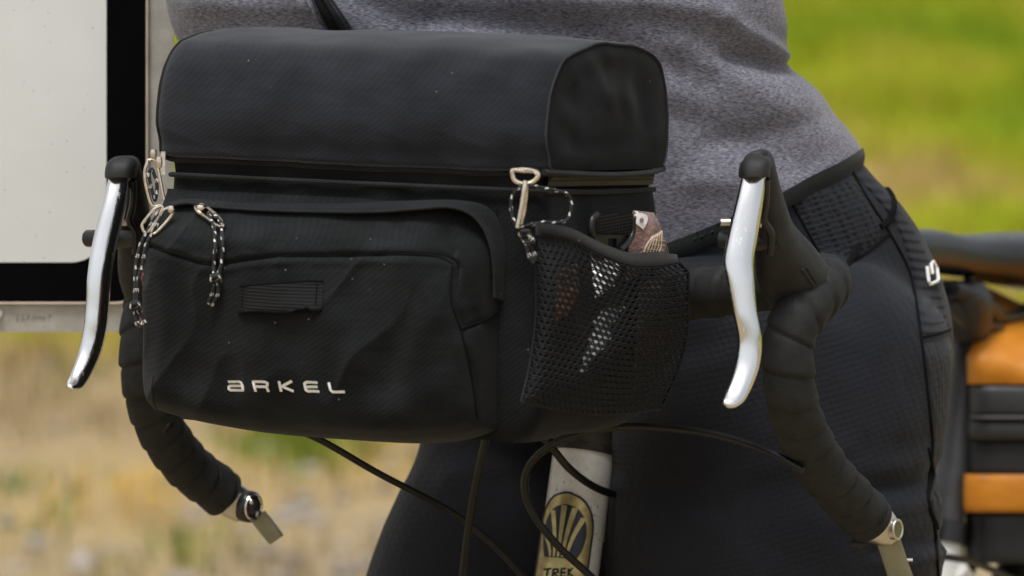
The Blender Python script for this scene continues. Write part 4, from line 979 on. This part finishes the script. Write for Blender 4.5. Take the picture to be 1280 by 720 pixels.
# zip pullers with flecked cord
def wire(pts, r, closed=True, n=40):
    P_ = [Vector(p) for p in pts]
    if closed: P_ = P_ + [P_[0]]
    Q = spline(P_, n); return MB().tube(Q[:-1] if closed else Q, r, 8, closed=closed)
def puller(depth_fn, slider, loop_, cords, knot, rw=.0011, rc=.0012):
    mb = MB()
    for (x, y, dx, dy, w, h) in slider:
        c = depth_fn(x, y); mb.loft([(c - UPV * h * PX, XV * w * PX * .7, FWD * .0022, 3), (c, XV * w * PX, FWD * .0030, 3), (c + UPV * h * PX, XV * w * PX * .8, FWD * .0022, 3)], 16)
    pu = mb.build('zip_puller', M['nickel'], hb, ang=50)
    for lo in loop_:
        wire([depth_fn(*p) for p in lo], rw).build('pull_ring', M['nickel'], pu)
    for cp, closed in cords:
        mb = wire([depth_fn(*p) for p in cp], rc, closed, 90); mb.build('pull_cord', M['cord'], pu)
    if knot:
        kx, ky, kr = knot; mb = MB(); c = depth_fn(kx, ky)
        for ph in (0, 1.1, 2.2):
            ring = [c + (XV * math.cos(t) + UPV * math.sin(t) * .8) * (kr * PX) * math.cos(ph * .35) + (UPV * math.sin(ph) * .0016) - FWD * (.0018 + .002 * math.sin(t + ph)) for t in np.linspace(0, 2 * math.pi, 25)[:-1]]
            mb.tube(ring, rc * 1.05, 8, closed=True)
        mb.build('cord_knot', M['cord'], pu)
    return pu
def onp(off):
    def f(x, y, e=0): return PC.hit(x, y, off + e)
    return f
fC = onp(.0035)
puller(fC, [(252, 266, 0, 0, 6, 4)], [[(246, 264), (254, 262), (268, 270), (281, 282), (282, 288), (274, 287), (258, 276), (248, 270)]],
       [([(262, 272), (276, 280), (281, 300), (279, 325), (275, 346)], False), ([(264, 275), (270, 290), (272, 310), (270, 330), (271, 346)], False), ([(276, 352), (277, 364), (272, 376), (268, 381)], False), ([(273, 352), (270, 364), (265, 378)], False)], (274, 350, 6))
def fB(x, y, e=0): return at(x, y, .095 + (410 - y) * .00002 - e)
puller(fB, [(214, 262, 0, 0, 5, 4)], [[(194, 260), (203, 258), (200, 268), (184, 290), (178, 284), (180, 277)], [(205, 262), (216, 259), (214, 270), (196, 290), (190, 289), (196, 274)]],
       [([(198, 266), (188, 282), (176, 305), (170, 330), (169, 352), (168, 378)], False), ([(204, 266), (193, 286), (182, 308), (178, 330), (172, 352), (171, 378)], False), ([(168, 388), (170, 398), (172, 404)], False), ([(172, 388), (178, 396), (181, 404)], False), ([(170, 402), (174, 410), (180, 402)], False)], (170, 384, 6))
def fA(x, y, e=0): return at(x, y, .135 - e)
puller(fA, [(192, 192, 0, 0, 4.5, 5), (199, 203, 0, 0, 5, 7)], [[(185, 200), (195, 203), (203, 240), (205, 254), (196, 258), (188, 252), (181, 220)]], [([(190, 210), (196, 230), (194, 250), (190, 238), (186, 218)], True)], None, .0012)
mb = MB(); mb.box(fA(204, 204), XV * .0014, UPV * .0075, FWD * .0014); mb.build('zip_stop', M['nickel'], hb)
def fD(x, y, e=0): return at(x, y, .004 - (x - 660) * .0004 - e)
puD = puller(fD, [], [], [([(655, 232), (668, 233), (690, 237), (709, 243), (714, 255), (711, 272), (700, 278), (680, 278), (660, 281), (648, 282), (641, 270), (639, 252), (645, 236)], True),
             ([(650, 284), (655, 292), (660, 300)], False), ([(660, 300), (664, 312), (669, 326)], False), ([(658, 300), (662, 318), (665, 328)], False)], (656, 294, 6), rc=.0013) if False else None
mb = MB()
c0 = at(656, 219, -.006); 
outer = [(640, 213), (655, 212), (668, 214), (672, 220), (666, 227), (655, 230), (644, 226), (641, 220)]
wire([at(x, y, -.006) for x, y in outer], .0017).build('tmp', M['nickel']); tmp = bpy.data.objects['tmp']; tmp.name = 'zip_puller'; tmp.data.name = 'zip_puller'; adopt(tmp, hb); puD = tmp
mb = MB(); mb.loft([(at(640, 213, -.004), UPV * .0012, FWD * .003, 3), (at(655, 214, -.009), UPV * .0014, FWD * .003, 3), (at(668, 215, -.004), UPV * .0012, FWD * .003, 3)], 14); mb.build('slider_bridge', M['nickel'], puD)
mb = MB(); mb.tube([at(657, 226, -.012), at(652, 260, -.013), at(647, 285, -.012)], .0016, 10); mb.tube([at(659, 228, -.006), at(656, 262, -.005), at(652, 281, -.005)], .0011, 8); mb.build('pull_bar', M['nickel'], puD)
def fD2(x, y): return at(x, y, -.010 + (abs(x - 655) * .0003))
wire([fD2(*p) for p in [(655, 232), (668, 233), (690, 237), (709, 243), (714, 255), (711, 272), (700, 278), (680, 278), (662, 281), (649, 283), (641, 272), (639, 252), (645, 238)]], .0011, True, 120).build('pull_cord', M['cord'], puD)
mb = MB()
for ph in (0, 1, 2):
    c = at(656 + ph * 2.5, 292 + ph * 4, -.010); mb.tube([c + XV * (.0028 * math.cos(t)) + UPV * (.0016 * math.sin(t)) - FWD * (.002 * math.sin(t + ph)) for t in np.linspace(0, 2 * math.pi, 21)[:-1]], .0014, 8, closed=True)
for a_ in ([(660, 302), (666, 312), (670, 326)], [(658, 302), (661, 318), (667, 329)]): mb.tube(spline([at(x, y, -.009) for x, y in a_], 16), .0014, 8)
mb.build('cord_knot', M['cord'], puD)

# side mesh pocket
RT = ([0, .25, .5, .72, .88, 1.0], [292, 302, 323, 334, 333, 328])
def side_pt(s_, t_, add=0.0, off=0.0):
    xl = ci(t_, [0, .4, .75, 1], [670, 671, 664, 652]); xr = ci(t_, [0, .08, .4, .75, 1], [848, 860, 860, 846, 826])
    yt = ci(s_, *RT); yb = ci(s_, [0, .3, .6, 1], [502, 513, 518, 512])
    x = xl + (xr - xl) * s_; y = yt + (yb - yt) * t_
    a = .001 + .024 * (math.sin(math.pi * min(1, s_ ** .8)) ** .6) * (.35 + .65 * math.sin(math.pi * min(1, .12 + t_ * .88)) ** .6) + .012 * s_
    a += .004 * math.sin(8 * s_ + 5 * t_) * math.sin(math.pi * t_) * math.sin(math.pi * s_)
    return bag_a(x, y, a + add)
def net(fn, nu, nv, r, parent, name='mesh_pocket', mat='net'):
    mb = MB(); seen = {}
    def P_(u, v): return fn(min(1, max(0, u / nu)), min(1, max(0, v / nv)))
    def strut(p, q):
        ax = (q - p); L = ax.length
        if L < 1e-6: return
        ax /= L; u = (FWD - ax * FWD.dot(ax)).normalized(); w = ax.cross(u); b = len(mb.v)
        for o_ in (p, q):
            for k in range(3):
                t = 2 * math.pi * k / 3; mb.v.append(tuple(o_ + (u * math.cos(t) * .6 + w * math.sin(t)) * r))
        for k in range(3): mb.f.append((b + k, b + (k + 1) % 3, b + 3 + (k + 1) % 3, b + 3 + k))
    for j in range(nv):
        for i in range(nu):
            o_ = .5 * (j % 2); x, y = i + o_, j
            c0 = P_(x, y + .34); c1 = P_(x, y + .66); n0 = P_(x - .5, y + .02); n1 = P_(x + .5, y + .02)
            strut(c0, c1); strut(c0, n0); strut(c0, n1)
            nl = P_(x - .5, y + 1.0 - .02); nr = P_(x + .5, y + .98); strut(c1, nl); strut(c1, nr)
    o = mb.build(name, M[mat], parent, ang=None, recalc=False); return o
mp_ = net(side_pt, 26, 26, .00072, hb)
mb = MB()
def band(i, j):
    s_ = i / 49; t_ = j / 7
    w = ci(s_, [0, .3, .6, .9, 1], [15, 17, 17, 16, 10]); p0 = side_pt(s_, 0, .0012)
    q = p0 - CAM; D = q.dot(FWD); x = 640 + q.x / D * DIST / PX; y = 360 - q.dot(UPV) / D * DIST / PX
    aa = (p0 - GO).dot(BL); return bag_a(x - 1.5 * t_, y + 2 - (w + 2) * t_, aa + .0012 * math.sin(math.pi * t_) - .002 * t_)
mb.grid(band, 50, 8); bdg = mb.build('pocket_binding', M['trim'], mp_, ang=None)
stitches([band(i, 1) + BL * .0008 for i in range(50)], mp_, 'seam', .0015, .001, .0004)
mb = MB(); mb.tube([side_pt(s_, 1.0) for s_ in np.linspace(0, 1, 40)], .0009, 8); mb.tube([side_pt(0, t_) for t_ in np.linspace(0, 1, 40)], .0011, 8); mb.tube([side_pt(1, t_) for t_ in np.linspace(0, 1, 40)], .0012, 8); mb.build('pocket_edge', M['net'], mp_)
# buckle and strap
mb = MB(); bx = [(746, 268), (740, 275), (739, 290), (744, 303), (752, 310)]; AB = .012
mb.tube(spline([bag_a(x, y, AB) for x, y in bx], 30), .0022, 10)
mb2 = MB(); mb2.tube(spline([bag_a(x, y, AB + .001) for x, y in [(791, 272), (791, 290), (786, 302), (776, 313)]], 24), .0020, 10)
bk = mb.build('buckle', M['plastic'], hb); mb2.build('buckle_bar', M['plastic'], bk)
mb = MB(); mb.grid(lambda i, j: bag_a(748 + 44 * i / 15, 267 + 24 * j / 7, AB + .0015 - .0015 * (j / 7 - .5) ** 2), 16, 8); mb.build('strap', M['webbing'], bk, ang=None)
mb = MB()
for (x0, y0, x1, y1) in ((746, 294, 790, 298), (746, 298, 760, 322), (771, 298, 780, 322)):
    q = [bag_a(x, y, AB - .001) for x, y in ((x0, y0), (x1, y0), (x1, y1), (x0, y1))]; mb.plate(q, -BL, .003)
mb.build('buckle_frame', M['plastic'], bk, ang=30)
# left side mesh pocket, seen almost edge-on
def left_pt(s_, t_):
    x = ci(t_, [0, .3, 1], [183, 178, 182]) + (ci(t_, [0, .3, 1], [193, 199, 200]) - 183) * (1 - s_) ; y = 318 + 100 * t_; return at(x, y, .155 - .06 * math.sin(math.pi * s_) * .4)
net(left_pt, 5, 18, .0007, hb)

# ------------------------------------------------------------------ things in the side pocket
def foil(name, c1, c2, rough, metal, dk=.12):
    m, nt, bs = node_mat(name); v = pos(nt)
    nt.links.new(ramp(nt, noise_n(nt, v, 55, 3), [(0.44, c1), (0.50, c2), (0.56, tuple(x * dk for x in c2)), (0.64, c1)]), bs.inputs['Base Color']); bs.inputs['Metallic'].default_value = metal; bs.inputs['Roughness'].default_value = rough  # pale-to-dark patches paint scattered glints on the silver wrappers
    bump(nt, bs, noise_n(nt, v, 110, 4, .6), 0.8, 0.004); return m
def pouch(name, quad, a0, thick, mat, label, cat, seed, crump=.003, tilt=0.0):
    """crumpled packet: quad of photo points on the side plane, real thickness"""
    fx, fy = quad_xy(quad); mb = MB(); n, m_ = 26, 34
    for sgn in (1, -1):
        def f(i, j):
            s_, t_ = i / (n - 1), j / (m_ - 1); th = thick * (math.sin(math.pi * s_) * min(1, 6 * t_ * (1 - t_) + .05)) ** .6
            p = bag_a(fx(s_, t_), fy(s_, t_), a0 + tilt * (t_ - .3)); e = min(1, 8 * min(s_, 1 - s_))
            return p + BL * (sgn * th + crump * nz(p, 80, seed) * e + .5 * crump * abs(nz(p, 190, seed)) * e)
        mb.grid(f, n, m_)
    o = mb.build(name, mat, None, ang=35); return tag(o, label, cat)
wr_ = pouch('snack_wrapper', [(791, 263), (818, 266), (838, 330), (782, 352)], .008, .006, foil('pink_foil_wrapper', (0.30, 0.185, 0.165), (0.36, 0.23, 0.205), 0.42, 0.2, .75), 'pinkish brown snack wrapper with white letter sticking out of the mesh pocket', 'wrapper', 3, .0016)
WRC = Caster(wr_)
mb = MB()
def bq(x, y): return WRC.hit(700 + x / 7.2, 250 + y / 7.2, .0009)
OUT = dense([(632, 142), (640, 112), (662, 100), (690, 106), (704, 122), (730, 124), (770, 140), (783, 165), (778, 195), (742, 268), (700, 232), (654, 192), (632, 142)], 9)
def ring_fill(mb, pts, fn, lift=0.0):
    cx, cy = sum(p[0] for p in pts) / len(pts), sum(p[1] for p in pts) / len(pts); n = len(pts); b = len(mb.v)
    for k in (1.0, .66, .33, .02):
        for x, y in pts: mb.v.append(tuple(fn(cx + (x - cx) * k, cy + (y - cy) * k) - FWD * lift))
    for r in range(3):
        for i in range(n): mb.f.append((b + r*n + i, b + r*n + (i+1) % n, b + (r+1)*n + (i+1) % n, b + (r+1)*n + i))
ring_fill(mb, OUT[:-1], bq)
mb.build('printed_letter', M['white_print'], wr_, ang=None)
mb = MB()
for hx_, hy_ in ((667, 158), (726, 182)): ring_fill(mb, [(hx_ + 17 * math.cos(t), hy_ + 19 * math.sin(t)) for t in np.linspace(0, 2 * math.pi, 15)[:-1]], bq, .0006)
mb.build('letter_counter', plain('pink_counter', (0.30, 0.17, 0.15), 0.5), wr_, ang=None)
mb = MB()
for k in range(6):
    pts = [(752 + 26 * k, 470), (770 + 27 * k, 420 - 3 * k), (800 + 22 * k, 370 - 12 * k), (830 + 16 * k, 330 - 10 * k)]
    mb.tube([WRC.hit(700 + x / 7.2, 250 + y / 7.2, .0004) for x, y, _ in spline([(x, y, 0) for x, y in pts], 16)], .0006, 5)
for k in range(3):
    mb.tube([WRC.hit(700 + (775 + 15 * k + 150 * t) / 7.2, 250 + (440 - 42 * k + 14 * t) / 7.2, .0004) for t in np.linspace(0, 1, 12)], .0004, 5)
mb.build('printed_pattern', plain('cream_print', (0.70, 0.58, 0.44), 0.4, 0.3), wr_)
pouch('foil_wrapper', [(738, 316), (776, 322), (768, 350), (744, 372)], .009, .004, foil('crumpled_silver_foil', (0.92, 0.90, 0.88), (0.8, 0.78, 0.76), 0.28, 0.6), 'crumpled silver foil wrapper upper in the mesh pocket', 'wrapper', 9, .006, .014)
pouch('foil_wrapper', [(752, 386), (776, 382), (752, 432), (724, 466)], .010, .004, foil('crumpled_white_foil', (0.92, 0.91, 0.88), (0.8, 0.78, 0.76), 0.30, 0.6), 'pale crumpled wrapper low in the mesh pocket', 'wrapper', 12, .006, .016)
pouch('brown_wrapper', [(700, 336), (722, 328), (722, 376), (694, 402)], .007, .005, foil('copper_wrapper', (0.22, 0.10, 0.055), (0.14, 0.08, 0.06), 0.3, 0.5), 'brown and copper wrapper at the front of the mesh pocket', 'wrapper', 5, .005)
pouch('dark_wrapper', [(800, 340), (846, 338), (842, 440), (790, 500)], .010, .005, foil('dark_wrapper', (0.06, 0.04, 0.035), (0.12, 0.08, 0.06), 0.3, 0.5), 'dark brown wrapper deep at the back of the mesh pocket', 'wrapper', 15, .005)
mb = MB(); mb.loft([(at(188, y, .165), XV * (.006 + .002 * math.sin(y)), FWD * .006, 2.5) for y in np.linspace(335, 410, 12)], 16)
tag(mb.build('red_wrapper', foil('red_wrapper', (0.14, 0.03, 0.02), (0.30, 0.12, 0.07), 0.35, 0.4)), 'dark red wrapper in the mesh pocket behind the left lever', 'wrapper')

# ------------------------------------------------------------------ saddle, seat post and rear rack of the same bicycle; orange bag on the rack
def dpl(px, py): return (bpl(px, py) - CAM).dot(FWD) - DIST
mb = MB(); secs = []
for x, y0, y1, w in ((1098, 300, 326, .008), (1106, 292, 332, .015), (1130, 287, 338, .0175), (1160, 286, 341, .019), (1195, 294, 346, .022), (1225, 293, 350, .030), (1262, 291, 358, .045), (1310, 290, 366, .062), (1360, 288, 368, .072), (1405, 292, 362, .074), (1440, 304, 350, .062), (1450, 314, 338, .040)):
    d = dpl(x, 320); secs.append((at(x, (y0 + y1) / 2, d), UPV * ((y1 - y0) / 2 * PX * (DIST + d) / DIST), BL * w, 2.4))
mb.loft([(a, b, c, e) for a, b, c, e in secs], 36); sad = mb.build('saddle', plain('glossy_black_saddle', (0.010, 0.011, 0.012), 0.32, spec=0.5, bmp=.06), bike, ang=60)
def atb(x, y, o=0.0): return at(x, y, dpl(x, y) + o)
mb = MB()
for o_ in (-.025, .02): mb.tube(spline([atb(1150, 338, o_), atb(1180, 362, o_), atb(1215, 388, o_), atb(1262, 396, o_), atb(1300, 372, o_)], 30), .0040, 10)
mb.build('saddle_rail', M['black_metal'], sad)
mb = MB(); mb.loft([(atb(1196, 352, -.01), BF * .014, BL * .02, 3), (atb(1198, 370, -.02), BF * .026, BL * .024, 3), (atb(1200, 396, -.02), BF * .022, BL * .024, 3), (atb(1203, 424, -.01), BF * .018, BL * .020, 3)], 20)
mb.tube([atb(1211, 345, -.03), atb(1213, 374, -.03)], .0045, 10); mb.tube(spline([atb(1200, 368, -.04), atb(1232, 396, -.05), atb(1220, 424, -.04), atb(1206, 438, -.02)], 16), .006, 8)
mb.tube(spline([atb(1186, 380, -.03), atb(1214, 404, -.05), atb(1246, 408, -.05)], 16), .0065, 8); mb.tube(spline([atb(1190, 362, -.04), atb(1222, 374, -.06), atb(1252, 396, -.05), atb(1285, 392, -.04)], 20), [.0075] * 12 + [.0045] * 8, 10)
mb.build('seat_clamp_head', M['plastic'], sp_o)
mb = MB(); mb.tube([atb(1229, 380, -.06), atb(1230, 387, -.06)], .0018, 8); mb.build('clamp_bolt', M['polished'], sp_o)
mb = MB(); mb.tube([atb(1216, 445, -.016), atb(1207, 540, -.016)], .0024, 8); mb.build('seat_post_decal', plain('pale_decal', (0.35, 0.34, 0.30), 0.5), sp_o)
mb = MB(); mb.tube(spline([atb(1190, 800), atb(1208, 712), atb(1228, 690), atb(1262, 682), atb(1330, 682), atb(1420, 684)], 40), .0075, 14); rk = mb.build('rear_rack', plain('rack_tube', (0.022, 0.022, 0.022), 0.25), bike)
mb = MB(); mb.tube([atb(1260, 681.5), atb(1274, 681.5)], .0086, 12); mb.build('rack_clamp', M['alu'], rk)
mb = MB(); mb.tube(spline([at(1160, 694, .80), at(1195, 698, .82), at(1225, 706, .86), at(1290, 735, .95)], 20), .0028, 10); mb.build('cable', M['housing'], bike)
ob = thing('orange_bag', at(1400, 660, 1.2), 'orange bag with black banded middle on the rear rack behind the saddle', 'bag')
def orange():
    m, nt, bs = node_mat('orange_tarpaulin'); v = pos(nt)
    c = ramp(nt, noise_n(nt, v, 40, 4), [(0.3, (0.50, 0.175, 0.012)), (0.7, (0.60, 0.23, 0.02))]); dirt = ramp(nt, noise_n(nt, pos(nt, (1, 1, 3), (0, R(25), 0)), 26, 4), [(0.56, (0, 0, 0)), (0.68, (1, 1, 1))])
    nt.links.new(mixc(nt, math_n(nt, 'MULTIPLY', dirt, .35), c, (0.28, 0.12, 0.03)), bs.inputs['Base Color']); bs.inputs['Roughness'].default_value = 0.5; bs.inputs['Specular IOR Level'].default_value = 0.3; bump(nt, bs, noise_n(nt, v, 60, 3), .3, .004); return m
OM = orange(); dkp = plain('black_tarpaulin', (0.022, 0.023, 0.024), 0.5, var=.4, vs=30)
def slab(y0, y1, x0, x1, d, depth, bul, name, mat, n=14):
    mb = MB(); c = (x0 + x1) / 2; hw = (x1 - x0) / 2; secs = []
    for k in range(n):
        t = k / (n - 1); y = y0 + (y1 - y0) * t; e = bul * math.sin(math.pi * t) - .0012 * (1 - min(1, 10 * min(t, 1 - t)))
        secs.append((at(c, y, d + depth / 2), XV * (hw * PX * 1.25 + e * .3), FWD * (depth / 2 + e), ('r', .012)))
    mb.loft(secs, 60); return mb.build(name, mat, ob, ang=50)
# upper lobe slopes down to the right
def shoulder(i, j):
    u = i / 29; x = 1203 + 300 * u; yt = 338 + 62 * min(1, u * 2.6) ** .8 - 10 * u; v = j / 25
    if v < .6:
        t = v / .6; y = 480 + (yt - 480) * t; d = .93 + .16 * t ** 2.2 - .012 * math.sin(math.pi * t) + .006 * nz((x * .02, y * .02, 1))
    else:
        t = (v - .6) / .4; y = yt + (480 - yt) * t + 4 * math.sin(math.pi * t); d = 1.09 + .03 * math.sin(math.pi * t)
    e = .02 * (1 - min(1, 14 * u)) ** 2
    return at(x + 6 * (1 - min(1, 14 * u)), y, d + e)
mb = MB(); mb.grid(shoulder, 30, 26, cv=True); mb.build('upper_panel', OM, ob, ang=60)
slab(481.5, 517, 1206, 1500, .93, .15, .001, 'band_panel', dkp); slab(517.5, 522, 1206, 1500, .926, .15, .001, 'band_seam', plain('grey_band', (0.05, 0.05, 0.05), 0.5)); slab(522.5, 548, 1205, 1500, .93, .15, .002, 'band_panel', dkp)
slab(549, 589, 1204, 1500, .936, .15, .0, 'band_panel', plain('deep_black_tarpaulin', (0.008, 0.008, 0.009), 0.6)); slab(590, 636, 1198, 1500, .93, .15, .0015, 'lower_panel', OM); slab(637, 700, 1200, 1500, .945, .14, .0, 'base_panel', M['plastic'])
